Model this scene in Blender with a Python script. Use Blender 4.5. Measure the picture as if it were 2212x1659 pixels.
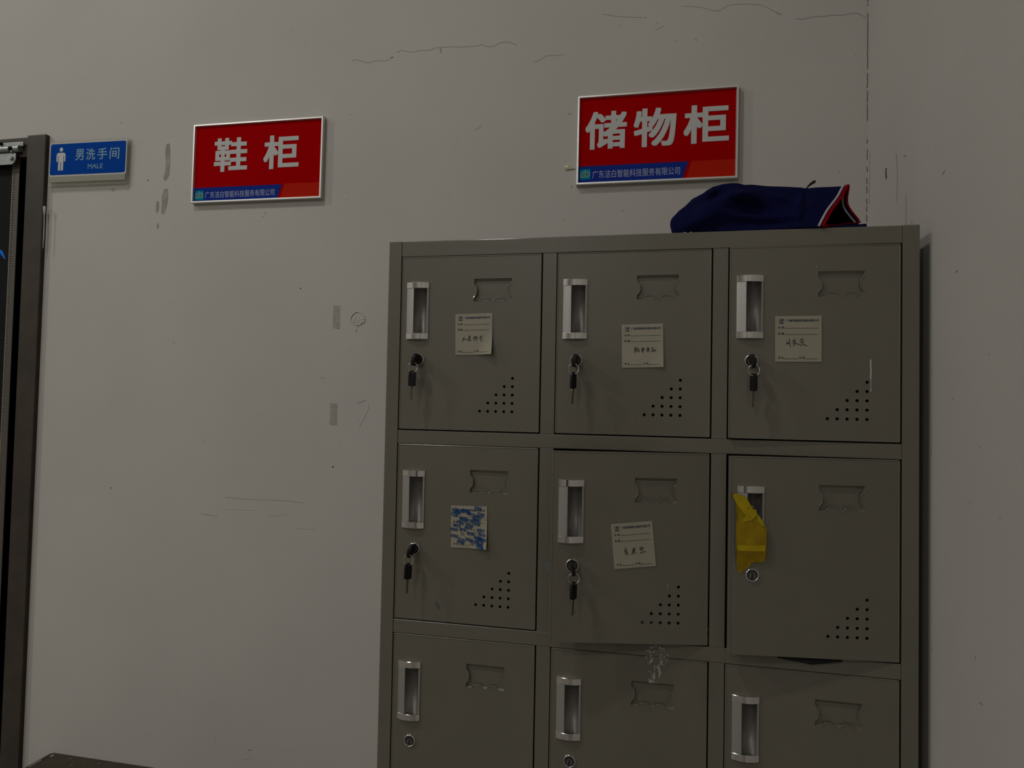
import bpy, bmesh, math, random
from mathutils import Vector, Matrix, noise

for _o in list(bpy.data.objects):
    bpy.data.objects.remove(_o, do_unlink=True)
scene = bpy.context.scene
COL = scene.collection

# ------------------------------------------------------------------ camera
CAM_P = Vector((0.5156, -1.2355, 1.5011))
CAM_R = Vector((0.9759, 0.2175, 0.0192)).normalized()
CAM_F = Vector((-0.2180, 0.9755, 0.0288)).normalized()
CAM_U = CAM_R.cross(CAM_F).normalized()
CAM_R = CAM_F.cross(CAM_U).normalized()
FPX = 1533.0
cam_data = bpy.data.cameras.new('camera')
cam_data.sensor_width = 36.0
cam_data.lens = FPX / 2212.0 * 36.0
cam_data.clip_start = 0.02
cam = bpy.data.objects.new('camera', cam_data)
COL.objects.link(cam)
m = Matrix.Identity(4)
for i in range(3):
    m[i][0] = CAM_R[i]; m[i][1] = CAM_U[i]; m[i][2] = -CAM_F[i]; m[i][3] = CAM_P[i]
cam.matrix_world = m
scene.camera = cam

# ------------------------------------------------------------------ world, exposure
world = bpy.data.worlds.new('world'); scene.world = world
world.use_nodes = True
world.node_tree.nodes['Background'].inputs[0].default_value = (0.02, 0.02, 0.022, 1)
world.node_tree.nodes['Background'].inputs[1].default_value = 0.2
scene.view_settings.view_transform = 'Standard'
scene.view_settings.look = 'None'
scene.view_settings.gamma = 1.0
scene.view_settings.use_curve_mapping = False
scene.view_settings.exposure = 0.0

# ------------------------------------------------------------------ ceiling batten lamps
def lamp(x, y, power, sx=0.30, sy=0.10, z=4.52):
    d = bpy.data.lights.new('ceiling_tube', 'AREA')
    d.shape = 'RECTANGLE'; d.size = sx; d.size_y = sy
    d.energy = power; d.color = (0.985, 0.985, 0.955)
    o = bpy.data.objects.new('ceiling_tube', d)
    o.location = (x, y, z)
    COL.objects.link(o)
    return o
LP = 22.4
lamp(-1.10, -1.35, LP * 1.18)
lamp(-4.20, -1.60, LP * 2.55)
lamp(-1.10, -4.60, LP * 1.6)
lamp(-4.20, -4.80, LP * 2.9)
lamp(-1.10, -7.20, LP * 1.6)

# ------------------------------------------------------------------ helpers
WALL_Y = 0.388          # face of the back wall
WALL_X = 0.9193         # face of the right wall

def at(u, v, Y):
    """point of the plane y = Y seen at photograph pixel (u, v)"""
    d = CAM_F + CAM_R * ((u - 1106.0) / FPX) - CAM_U * ((v - 829.5) / FPX)
    return CAM_P + d * ((Y - CAM_P.y) / d.y)

def atx(u, v, X):
    d = CAM_F + CAM_R * ((u - 1106.0) / FPX) - CAM_U * ((v - 829.5) / FPX)
    return CAM_P + d * ((X - CAM_P.x) / d.x)

def mat(name, color, rough=0.5, metal=0.0, bump=0.0, bscale=400.0, vary=0.0, vscale=6.0, spec=0.5, coat=0.0):
    mm = bpy.data.materials.new(name); mm.use_nodes = True
    nt = mm.node_tree; b = nt.nodes['Principled BSDF']
    b.inputs['Base Color'].default_value = (*color, 1)
    b.inputs['Roughness'].default_value = rough
    b.inputs['Metallic'].default_value = metal
    b.inputs['Specular IOR Level'].default_value = spec
    b.inputs['Coat Weight'].default_value = coat
    b.inputs['Coat Roughness'].default_value = 0.10
    tc = nt.nodes.new('ShaderNodeTexCoord')
    if vary > 0:
        n = nt.nodes.new('ShaderNodeTexNoise'); n.inputs['Scale'].default_value = vscale
        n.inputs['Detail'].default_value = 5
        nt.links.new(tc.outputs['Object'], n.inputs['Vector'])
        r = nt.nodes.new('ShaderNodeValToRGB')
        r.color_ramp.elements[0].position = 0.3; r.color_ramp.elements[1].position = 0.7
        r.color_ramp.elements[0].color = (*[c * (1 - vary) for c in color], 1)
        r.color_ramp.elements[1].color = (*[min(1, c * (1 + vary)) for c in color], 1)
        nt.links.new(n.outputs['Fac'], r.inputs['Fac'])
        nt.links.new(r.outputs['Color'], b.inputs['Base Color'])
    if bump > 0:
        n2 = nt.nodes.new('ShaderNodeTexNoise'); n2.inputs['Scale'].default_value = bscale
        n2.inputs['Detail'].default_value = 3
        nt.links.new(tc.outputs['Object'], n2.inputs['Vector'])
        bp = nt.nodes.new('ShaderNodeBump'); bp.inputs['Strength'].default_value = bump
        bp.inputs['Distance'].default_value = 0.001
        nt.links.new(n2.outputs['Fac'], bp.inputs['Height'])
        nt.links.new(bp.outputs['Normal'], b.inputs['Normal'])
    return mm

def emit_mat(name, color, s):
    mm = bpy.data.materials.new(name); mm.use_nodes = True
    b = mm.node_tree.nodes['Principled BSDF']
    b.inputs['Base Color'].default_value = (*color, 1)
    b.inputs['Emission Color'].default_value = (*color, 1)
    b.inputs['Emission Strength'].default_value = s
    return mm

def clear_mat(name, tint, alpha, rough=0.1, spec=0.5):
    """a thin clear sheet: mostly see-through, a little gloss and tint"""
    mm = bpy.data.materials.new(name); mm.use_nodes = True
    nt = mm.node_tree; b = nt.nodes['Principled BSDF']
    b.inputs['Base Color'].default_value = (*tint, 1)
    b.inputs['Roughness'].default_value = rough
    b.inputs['Specular IOR Level'].default_value = spec
    tr = nt.nodes.new('ShaderNodeBsdfTransparent')
    mx = nt.nodes.new('ShaderNodeMixShader'); mx.inputs['Fac'].default_value = alpha
    nt.links.new(tr.outputs[0], mx.inputs[1]); nt.links.new(b.outputs[0], mx.inputs[2])
    nt.links.new(mx.outputs[0], nt.nodes['Material Output'].inputs['Surface'])
    return mm

def stain_mat(name, color, amount, scale=60.0, soft=0.25):
    """uneven dried stain: noise decides where it covers the wall"""
    mm = clear_mat(name, color, amount, 0.7)
    nt = mm.node_tree
    mx = [n for n in nt.nodes if n.type == 'MIX_SHADER'][0]
    tc = nt.nodes.new('ShaderNodeTexCoord')
    n = nt.nodes.new('ShaderNodeTexNoise'); n.inputs['Scale'].default_value = scale; n.inputs['Detail'].default_value = 4
    mr = nt.nodes.new('ShaderNodeMapRange')
    mr.inputs['From Min'].default_value = 0.5 - soft; mr.inputs['From Max'].default_value = 0.5 + soft
    mr.inputs['To Min'].default_value = amount * 0.35; mr.inputs['To Max'].default_value = amount
    nt.links.new(tc.outputs['Object'], n.inputs['Vector'])
    nt.links.new(n.outputs['Fac'], mr.inputs['Value'])
    nt.links.new(mr.outputs['Result'], mx.inputs['Fac'])
    return mm

def link(name, mesh, material, parent=None, mw=None):
    o = bpy.data.objects.new(name, mesh)
    if material is not None and not mesh.materials:
        mesh.materials.append(material)
    COL.objects.link(o)
    if parent is not None:
        o.parent = parent
    if mw is not None:
        o.matrix_world = mw
    return o

def bm_obj(name, bm, material, parent=None, smooth=False):
    me = bpy.data.meshes.new(name)
    bmesh.ops.recalc_face_normals(bm, faces=bm.faces)
    bm.to_mesh(me); bm.free()
    if smooth:
        for p in me.polygons: p.use_smooth = True
    return link(name, me, material, parent)

def tag(o, label, cat, group=None):
    o['label'] = label; o['category'] = cat
    if group: o['group'] = group
    return o

def structure(o):
    o['kind'] = 'structure'
    return o

def empty(name, loc=(0, 0, 0)):
    o = bpy.data.objects.new(name, None); o.location = loc
    o.empty_display_size = 0.05
    COL.objects.link(o)
    return o

def add_box(bm, x0, x1, y0, y1, z0, z1, bev=0.0, seg=2):
    r = bmesh.ops.create_cube(bm, size=1.0)
    vs = r['verts']
    for v in vs:
        v.co = Vector((x0 + (v.co.x + .5) * (x1 - x0), y0 + (v.co.y + .5) * (y1 - y0), z0 + (v.co.z + .5) * (z1 - z0)))
    if bev > 0:
        es = list({e for v in vs for e in v.link_edges})
        bmesh.ops.bevel(bm, geom=es, offset=bev, segments=max(seg, 3 if bev > .001 else 2), affect='EDGES', profile=0.6)

def box(name, x0, x1, y0, y1, z0, z1, material, parent=None, bev=0.0):
    bm = bmesh.new(); add_box(bm, x0, x1, y0, y1, z0, z1, bev)
    return bm_obj(name, bm, material, parent)

def add_cyl(bm, c0, c1, r0, r1=None, n=20, cap=True):
    c0 = Vector(c0); c1 = Vector(c1); r1 = r0 if r1 is None else r1
    d = (c1 - c0).normalized()
    a = d.orthogonal().normalized(); b = d.cross(a)
    A = [bm.verts.new(c0 + (a * math.cos(t) + b * math.sin(t)) * r0) for t in (2 * math.pi * i / n for i in range(n))]
    B = [bm.verts.new(c1 + (a * math.cos(t) + b * math.sin(t)) * r1) for t in (2 * math.pi * i / n for i in range(n))]
    for i in range(n):
        bm.faces.new((A[i], A[(i + 1) % n], B[(i + 1) % n], B[i]))
    if cap:
        bm.faces.new(A[::-1]); bm.faces.new(B)

def add_tube(bm, pts, r, n=8, closed=False):
    pts = [Vector(p) for p in pts]; N = len(pts); rings = []
    rad = r if callable(r) else (lambda t: r)
    prev = None
    for i, p in enumerate(pts):
        if closed:
            t = (pts[(i + 1) % N] - pts[i - 1]).normalized()
        else:
            t = (pts[min(i + 1, N - 1)] - pts[max(i - 1, 0)]).normalized()
        a = t.orthogonal().normalized() if prev is None else (prev - t * prev.dot(t)).normalized()
        prev = a; b = t.cross(a); rr = rad(i / max(1, N - 1))
        rings.append([bm.verts.new(p + (a * math.cos(k) + b * math.sin(k)) * rr) for k in (2 * math.pi * j / n for j in range(n))])
    M = N if closed else N - 1
    for i in range(M):
        A, B = rings[i], rings[(i + 1) % N]
        for j in range(n):
            bm.faces.new((A[j], A[(j + 1) % n], B[(j + 1) % n], B[j]))
    if not closed:
        bm.faces.new(rings[0][::-1]); bm.faces.new(rings[-1])

def chaikin(poly, it=2, closed=True, lock=()):
    p = [Vector(q) for q in poly]
    for _ in range(it):
        out = []
        n = len(p)
        rng = range(n) if closed else range(n - 1)
        if not closed: out.append(p[0])
        for i in rng:
            a, b = p[i], p[(i + 1) % n]
            out += [a * .75 + b * .25, a * .25 + b * .75]
        if not closed: out.append(p[-1])
        p = out
    return p

def rounded(x0, y0, x1, y1, r, n=5):
    pts = []
    for cx, cy, a0 in ((x1 - r, y1 - r, 0), (x0 + r, y1 - r, 90), (x0 + r, y0 + r, 180), (x1 - r, y0 + r, 270)):
        for i in range(n + 1):
            t = math.radians(a0 + 90 * i / n)
            pts.append(Vector((cx + r * math.cos(t), cy + r * math.sin(t))))
    return pts

def circle2(cx, cy, r, n=18):
    return [Vector((cx + r * math.cos(2 * math.pi * i / n), cy + r * math.sin(2 * math.pi * i / n))) for i in range(n)]

def filled(loops, thick):
    """2D outline with holes -> solid sheet in the XZ plane, front face at y = -thick/2"""
    cu = bpy.data.curves.new('tmp', 'CURVE'); cu.dimensions = '2D'; cu.fill_mode = 'BOTH'; cu.extrude = thick / 2
    for lp in loops:
        s = cu.splines.new('POLY'); s.points.add(len(lp) - 1); s.use_cyclic_u = True
        for i, p in enumerate(lp): s.points[i].co = (p[0], p[1], 0, 1)
    o = bpy.data.objects.new('tmp', cu); COL.objects.link(o)
    dg = bpy.context.evaluated_depsgraph_get()
    me = bpy.data.meshes.new_from_object(o.evaluated_get(dg))
    bpy.data.objects.remove(o); bpy.data.curves.remove(cu)
    for v in me.vertices:
        x, y, z = v.co; v.co = (x, -z, y)
    me.materials.clear()
    return me

def text_mesh(s, thick=0.0004, bold=0.0, res=3, spacing=1.0):
    cu = bpy.data.curves.new('tmp', 'FONT'); cu.body = s; cu.size = 1.0; cu.extrude = 0.0
    cu.offset = 0.0; cu.resolution_u = res; cu.space_character = spacing
    o = bpy.data.objects.new('tmp', cu); COL.objects.link(o)
    dg = bpy.context.evaluated_depsgraph_get()
    me = bpy.data.meshes.new_from_object(o.evaluated_get(dg))
    bpy.data.objects.remove(o); bpy.data.curves.remove(cu)
    me.materials.clear()
    if bold > 0:            # heavier strokes: the same glyph laid around itself
        V = [v.co.copy() for v in me.vertices]; F = [list(p.vertices) for p in me.polygons]
        NV, NF = [], []
        for k, (ox, oy) in enumerate(((-1, -1), (1, -1), (1, 1), (-1, 1), (0, -1), (0, 1), (-1, 0), (1, 0))):
            if k > 3 and bold < .02: break
            base = len(NV)
            NV += [(c.x + bold * ox, c.y + bold * oy, k * 3e-5) for c in V]
            NF += [[i + base for i in f] for f in F]
        me.clear_geometry(); me.from_pydata(NV, [], NF); me.update()
    return me

def text_fit(me, x0, z0, x1, z1, y):
    """scale flat glyph mesh into a box of the XZ plane"""
    xs = [v.co.x for v in me.vertices]; ys = [v.co.y for v in me.vertices]
    ax, bx, ay, by = min(xs), max(xs), min(ys), max(ys)
    for v in me.vertices:
        v.co = (x0 + (v.co.x - ax) / (bx - ax) * (x1 - x0), y - v.co.z, z0 + (v.co.y - ay) / (by - ay) * (z1 - z0))
    me.update()
    return me

def add_ribbon(bm, pts, w, y=0.0, taper=True):
    """flat pen stroke in the XZ plane"""
    p = [Vector((a[0], a[1])) for a in pts]
    if len(p) > 2: p = chaikin(p, 1, False)
    n = len(p); L, R_ = [], []
    for i in range(n):
        t = (p[min(i + 1, n - 1)] - p[max(i - 1, 0)])
        if t.length < 1e-9: t = Vector((1, 0))
        t.normalize(); nn = Vector((-t.y, t.x))
        ww = w * (0.6 if taper and i in (0, n - 1) else 1.0) / 2
        L.append(bm.verts.new((p[i].x + nn.x * ww, y, p[i].y + nn.y * ww)))
        R_.append(bm.verts.new((p[i].x - nn.x * ww, y, p[i].y - nn.y * ww)))
    for i in range(n - 1):
        bm.faces.new((L[i], R_[i], R_[i + 1], L[i + 1]))

# ------------------------------------------------------------------ materials
M_WALL = mat('wall_paint', (0.435, 0.410, 0.375), 0.75, bump=0.25, bscale=55, vary=0.035, vscale=3.0)
M_CEIL = mat('ceiling_paint', (0.62, 0.60, 0.57), 0.8)
M_FLOOR = mat('floor_tile', (0.17, 0.155, 0.135), 0.35, vary=0.1, vscale=4)
M_LOCK = mat('locker_paint', (0.116, 0.105, 0.079), 0.36, coat=0.7, bump=0.10, bscale=900, vary=0.04, vscale=14)
M_INNER = mat('locker_inside', (0.085, 0.078, 0.06), 0.6)
M_CHROME = mat('chrome', (0.72, 0.70, 0.68), 0.13, metal=1.0)
M_SATIN = mat('satin_aluminium', (0.46, 0.44, 0.42), 0.38, metal=0.85, bump=0.1, bscale=300)
M_POCKET = mat('brushed_pocket', (0.20, 0.19, 0.175), 0.5, metal=0.6)
M_ALU = mat('sign_aluminium', (0.62, 0.61, 0.575), 0.33, metal=0.65)
M_BLACK = mat('black_plastic', (0.005, 0.005, 0.0055), 0.45, spec=0.25)
M_STEEL = mat('key_steel', (0.15, 0.125, 0.10), 0.35, metal=0.8)
M_GALV = mat('galvanised_steel', (0.30, 0.31, 0.30), 0.42, metal=0.7, vary=0.25, vscale=60)
M_RED = mat('sign_red', (0.35, 0.0006, 0.0016), 0.5, spec=0.0)
M_BLUE = mat('sign_blue', (0.012, 0.029, 0.22), 0.5, spec=0.0)
M_ORANGE = mat('sign_orange', (0.42, 0.016, 0.007), 0.5, spec=0.0)
M_WHITE = mat('sign_white', (0.49, 0.48, 0.465), 0.6, spec=0.05)
M_PALEBLUE = mat('sign_small_text', (0.34, 0.38, 0.48), 0.6, spec=0.0)
M_TEAL = mat('logo_teal', (0.0, 0.20, 0.26), 0.6, spec=0.0)
M_LOGOGREEN = mat('logo_green', (0.10, 0.22, 0.13), 0.6, spec=0.0)
M_MBLUE = mat('washroom_blue', (0.0, 0.045, 0.275), 0.5, spec=0.02)
M_MTEXT = mat('washroom_text', (0.20, 0.32, 0.42), 0.6, spec=0.0)
M_PAPER = mat('note_paper', (0.285, 0.260, 0.195), 0.75, vary=0.05, vscale=30)
M_INK = mat('printed_ink', (0.008, 0.010, 0.022), 0.6)
M_NAVYINK = mat('logo_ink', (0.006, 0.016, 0.06), 0.6)
M_LINE = mat('printed_line', (0.035, 0.030, 0.022), 0.7)
M_PEN = mat('pen_ink', (0.006, 0.005, 0.005), 0.5)
M_STAMP = mat('stamp_ink', (0.003, 0.045, 0.150), 0.7, spec=.1, vary=0.4, vscale=300)
M_TAPE = mat('yellow_tape', (0.27, 0.175, 0.002), 0.5, spec=.2, vary=0.18, vscale=45, bump=0.2, bscale=500)
M_TAPE2 = mat('yellow_tape_double', (0.36, 0.26, 0.002), 0.5, spec=.2, vary=0.10, vscale=60)
M_NAVY = mat('navy_cloth', (0.0042, 0.0048, 0.030), 0.95, vary=0.2, vscale=40, spec=0.04)
M_NAVY.node_tree.nodes['Principled BSDF'].inputs['Sheen Weight'].default_value = 0.0
M_PRED = mat('red_piping', (0.24, 0.001, 0.006), 0.8, spec=0.0)
M_PWHITE = mat('white_piping', (0.36, 0.33, 0.36), 0.8, spec=0.05)
M_WOOD = mat('brown_frame', (0.046, 0.036, 0.027), 0.5, spec=0.25, vary=0.18, vscale=18)
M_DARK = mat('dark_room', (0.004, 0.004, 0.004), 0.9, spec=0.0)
M_TAPEEDGE = mat('magnet_edge', (0.22, 0.195, 0.155), 0.5)
M_TAPEEDGE2 = mat('curtain_border', (0.072, 0.062, 0.046), 0.5)
M_CHIP = mat('white_paint', (0.42, 0.41, 0.385), 0.8)
M_PUTTY = mat('wall_putty', (0.47, 0.445, 0.405), 0.8)
M_CRACK = mat('dark_crack', (0.10, 0.09, 0.08), 0.9)  # dark tone of the wider wall cracks
M_CRACKL = mat('hairline_crack', (0.28, 0.26, 0.235), 0.9)
M_SPECK = mat('dark_speck', (0.03, 0.026, 0.022), 0.8)
M_SMUDGE = mat('grey_smudge', (0.24, 0.225, 0.20), 0.8)
M_STAIN = stain_mat('olive_stain', (0.27, 0.25, 0.175), 0.34, 45)
M_PATCH = stain_mat('tape_residue', (0.33, 0.30, 0.25), 0.26, 90)
M_GLUE = mat('dried_glue', (0.45, 0.42, 0.29), 0.12)
M_BLUESMEAR = stain_mat('blue_smear', (0.01, 0.08, 0.12), 0.42, 260)
M_ACRYL = clear_mat('clear_acrylic', (0.45, 0.44, 0.36), 0.22, 0.08)
M_BEIGE = mat('sign_lower_strip', (0.25, 0.24, 0.195), 0.5, spec=0.2)
M_CURTAIN = clear_mat('dark_curtain_film', (0.014, 0.014, 0.0135), 0.80, 0.6, 0.06)
M_GLOW = emit_mat('blue_glow', (0.0, 0.22, 1.0), 7.0)

# ------------------------------------------------------------------ the room
RX0, RY0, RZ1 = -6.2, -9.0, 4.62
T = 0.12
DOOR_L, DOOR_R, DOOR_T = -2.16, -1.240, 2.222
bm = bmesh.new()
# back wall with a door opening (pieces butt together, outer faces are out of sight)
add_box(bm, DOOR_R, WALL_X + T, WALL_Y, WALL_Y + T, 0, RZ1)
add_box(bm, RX0, DOOR_L, WALL_Y, WALL_Y + T, 0, RZ1)
add_box(bm, DOOR_L, DOOR_R, WALL_Y, WALL_Y + T, DOOR_T, RZ1)
wall_back = structure(bm_obj('wall_back', bm, M_WALL))
wall_right = structure(box('wall_right', WALL_X, WALL_X + T, RY0, WALL_Y, 0, RZ1, M_WALL))
structure(box('wall_left', RX0 - T, RX0, RY0, WALL_Y, 0, RZ1, M_WALL))
bm = bmesh.new()
add_box(bm, RX0, -0.9, RY0 - T, RY0, 0, RZ1); add_box(bm, 0.35, WALL_X, RY0 - T, RY0, 0, RZ1)
add_box(bm, -0.9, 0.35, RY0 - T, RY0, 2.3, RZ1)  # unseen opening added to give the chrome handles a dark reflection
structure(bm_obj('wall_front', bm, M_WALL))
structure(box('floor', RX0, WALL_X + T, RY0 - T, WALL_Y + 1.6, -0.1, 0, M_FLOOR))
structure(box('ceiling', RX0, WALL_X + T, RY0 - T, WALL_Y + T, RZ1, RZ1 + .1, M_CEIL))
# the unlit washroom behind the door
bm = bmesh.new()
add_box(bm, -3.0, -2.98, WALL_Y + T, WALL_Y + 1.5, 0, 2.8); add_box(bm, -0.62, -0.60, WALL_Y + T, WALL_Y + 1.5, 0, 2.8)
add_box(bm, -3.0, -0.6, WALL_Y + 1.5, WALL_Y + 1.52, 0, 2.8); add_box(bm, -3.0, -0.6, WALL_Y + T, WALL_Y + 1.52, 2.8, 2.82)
structure(bm_obj('wall_washroom', bm, M_DARK))  # near-black wall colour paints in the darkness of the room

# ------------------------------------------------------------------ door frame and curtain on the left
def jamb_box(name, ul, ur, v, Yf, Yb, z0, z1, material, parent, bev=0.002):
    a = at(ul, v, Yf); b = at(ur, v, Yf)
    return box(name, a.x, b.x, Yf, Yb, z0, z1, material, parent, bev)
door1 = structure(empty('door_1', (-1.7, WALL_Y, 0)))
door1['label'] = 'brown framed doorway beside the blue washroom sign'
def dparent(o):
    mw = o.matrix_world.copy(); o.parent = door1; o.matrix_parent_inverse = Matrix.Translation(door1.location).inverted(); return o
YJ = WALL_Y - 0.013
bm = bmesh.new()
jx0 = at(32, 900, YJ).x; jx1 = at(72.5, 900, YJ).x
add_box(bm, jx0, jx1, YJ, WALL_Y + 0.001, 0, at(80, 290.5, YJ).z, 0.0035, 3)
# the frame leans a hair to the right towards its top
for v in bm.verts: v.co.x += (v.co.z - 1.45) * 0.0065
jamb = dparent(bm_obj('door_jamb', bm, M_WOOD))
lz = at(30, 299, WALL_Y - .004).z
bm = bmesh.new()
add_box(bm, DOOR_L - .02, jx0 + 0.012, WALL_Y - 0.004, WALL_Y + 0.06, lz - 0.055, lz, 0.0015)
head = dparent(bm_obj('door_head', bm, M_WOOD))
bm = bmesh.new(); add_box(bm, DOOR_L - 0.07, DOOR_L, YJ, WALL_Y + .001, 0, 2.23, 0.0035); dparent(bm_obj('door_jamb', bm, M_WOOD))
bm = bmesh.new()
add_box(bm, DOOR_R - .004, DOOR_R - .0002, WALL_Y + .002, WALL_Y + T - .001, 0, DOOR_T - .001); add_box(bm, DOOR_L + .0002, DOOR_L + .004, WALL_Y + .002, WALL_Y + T - .001, 0, DOOR_T - .001)
add_box(bm, DOOR_L + .004, DOOR_R - .004, WALL_Y + .061, WALL_Y + T - .001, DOOR_T - .005, DOOR_T - .001)
dparent(bm_obj('added_lining', bm, mat('reveal_shade', (.010, .008, .006), .7, spec=.1)))  # dark boards added to blacken the reveal and hold down blue spill
# white paint run on the jamb edge
bm = bmesh.new()
pts = [at(u, v, YJ - .0012) for u, v in ((96.0, 446), (96.2, 455), (95.6, 466), (95.4, 490), (94.2, 515), (93.0, 536))]
add_tube(bm, pts, lambda t: 0.0032 if t < .35 else 0.0014, 8)
pr = bm_obj('paint_run', bm, M_CHIP, None, True); dparent(pr)

# galvanised hanger rail of the curtain
rail = tag(empty('curtain_rail', (-1.4, WALL_Y - .01, lz - .03)), 'galvanised hinged hanger rail at the top of the dark doorway', 'rail')
YR = WALL_Y - 0.012
def rp(u, v, Y=None):
    return at(u, v, YR if Y is None else Y)
def child(o, p):
    o.parent = p; o.matrix_parent_inverse = Matrix.Translation(p.location).inverted(); return o
xr = rp(50, 312).x; xl = -2.1
bm = bmesh.new(); add_box(bm, xl, xr, YR, YR + .004, rp(25, 317).z, rp(25, 308).z, 0.0006); child(bm_obj('flange', bm, M_GALV), rail)
zk = rp(25, 323).z; rk = (rp(25, 316).z - rp(25, 330).z) / 2
k0, k1, k2, k3 = rp(23.5, 323).x, rp(33.5, 323).x, rp(44.5, 323).x, None
segs = [(k1, k2)]
xx = k0
while xx > xl + .02:
    segs.append((xx - 0.045, xx)); xx -= 0.062
for a, b in segs:
    bm = bmesh.new(); add_cyl(bm, (a, YR - .001, zk), (b, YR - .001, zk), rk, n=20); child(bm_obj('hinge_knuckle', bm, M_GALV, None, False), rail)
bm = bmesh.new(); add_cyl(bm, (xl, YR - .001, zk), (k2 - .004, YR - .001, zk), rk * .55, n=14); child(bm_obj('hinge_pin', bm, M_DARK), rail)
bm = bmesh.new()
zb, zt = rp(20, 356).z, rp(20, 332).z; xe = rp(35.5, 345).x
poly = [(xl, zb), (xe - .012, zb), (xe - .004, zb + .005), (xe, zb + .012), (xe, zt - .002), (xe - .003, zt), (xl, zt)]
A = [bm.verts.new((x, YR - .003, z)) for x, z in poly]; B = [bm.verts.new((x, YR, z)) for x, z in poly]
bm.faces.new(A[::-1]); bm.faces.new(B)
for i in range(len(poly)): bm.faces.new((A[i], A[(i + 1) % len(poly)], B[(i + 1) % len(poly)], B[i]))
child(bm_obj('clamp_plate', bm, M_GALV), rail)
bm = bmesh.new()
c = rp(28, 343); add_cyl(bm, (c.x, YR - .008, c.z), (c.x, YR - .002, c.z), .004, .0075, 14)
child(bm_obj('rivet', bm, M_GALV, None, False), rail)
bm = bmesh.new(); c = rp(29, 326); add_tube(bm, [(c.x, YR + .001, c.z), (c.x, YR - .006, c.z - .004), (c.x, YR - .002, zt)], .0035, 8)
child(bm_obj('hook', bm, M_GALV, None, True), rail)
bm = bmesh.new(); c = rp(11, 311); add_cyl(bm, (c.x - .012, YR - .003, c.z), (c.x - .012, YR, c.z), .004, .005, 12); child(bm_obj('screw', bm, M_DARK), rail)

curtain = tag(empty('door_curtain', (-1.5, WALL_Y + .004, 0.1)), 'dark plastic door curtain with a ribbed magnetic edge in the left doorway', 'curtain')
YC = WALL_Y + 0.004
c_r = at(19.5, 900, YC).x; c_m = at(12.0, 900, YC).x; c_l = at(4.5, 900, YC).x
zt2 = at(40, 334, YC).z
def lean(o):
    for v in o.data.vertices: v.co.x += (v.co.z - 1.45) * 0.0065
    return o
bm = bmesh.new(); add_box(bm, c_m - .001, c_r, YC - .002, YC + .001, .06, zt2, .0008); child(lean(bm_obj('curtain_border', bm, M_TAPEEDGE2)), curtain)
bm = bmesh.new(); add_box(bm, c_l - .001, c_m, YC - .0015, YC + .001, .06, zt2 - .008, .0004); child(lean(bm_obj('magnet_strip', bm, M_TAPEEDGE)), curtain)
# ribs of the magnetic strip: far more than 300, so one joined part
bm = bmesh.new(); z = .08
while z < zt2 - .014:
    add_box(bm, c_l + .0015, c_m - .0015, YC - .0019, YC - .0013, z, z + .0022); z += .0049
rb = child(lean(bm_obj('magnet_ribs', bm, M_DARK)), curtain); rb['kind'] = 'stuff'
bm = bmesh.new(); add_box(bm, DOOR_L + .02, c_l, YC + .0005, YC + .0015, .06, zt2 - .004); child(lean(bm_obj('film', bm, M_CURTAIN)), curtain)
# glowing tube added to stand in for a blue reflection
bm = bmesh.new()
pp = [at(u, v, WALL_Y + .06) for u, v in ((-12, 538), (-4, 541), (2, 544), (5, 549), (8, 554), (10.5, 559))]
add_tube(bm, pp, lambda t: .0066 * (1 - t * .82), 10)
tag(bm_obj('blue_reflection', bm, M_GLOW, None, True), 'added glowing blue tube behind the dark door curtain, standing in for a reflection', 'glow')

# ------------------------------------------------------------------ framed signs
def quad_frame(c):
    """c: TL, TR, BR, BL on a vertical plane -> width, height, origin (bottom left), tilt matrix"""
    TL, TR, BR, BL = c
    ux = ((TR - TL) + (BR - BL)) / 2; w = ux.length; ux.normalize()
    hz = ((TL - BL).length + (TR - BR).length) / 2
    cen = (TL + TR + BR + BL) / 4
    tilt = math.atan2(ux.z, ux.x)
    mw = Matrix.Translation(cen) @ Matrix.Rotation(-tilt, 4, 'Y')
    return w, hz, mw

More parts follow.
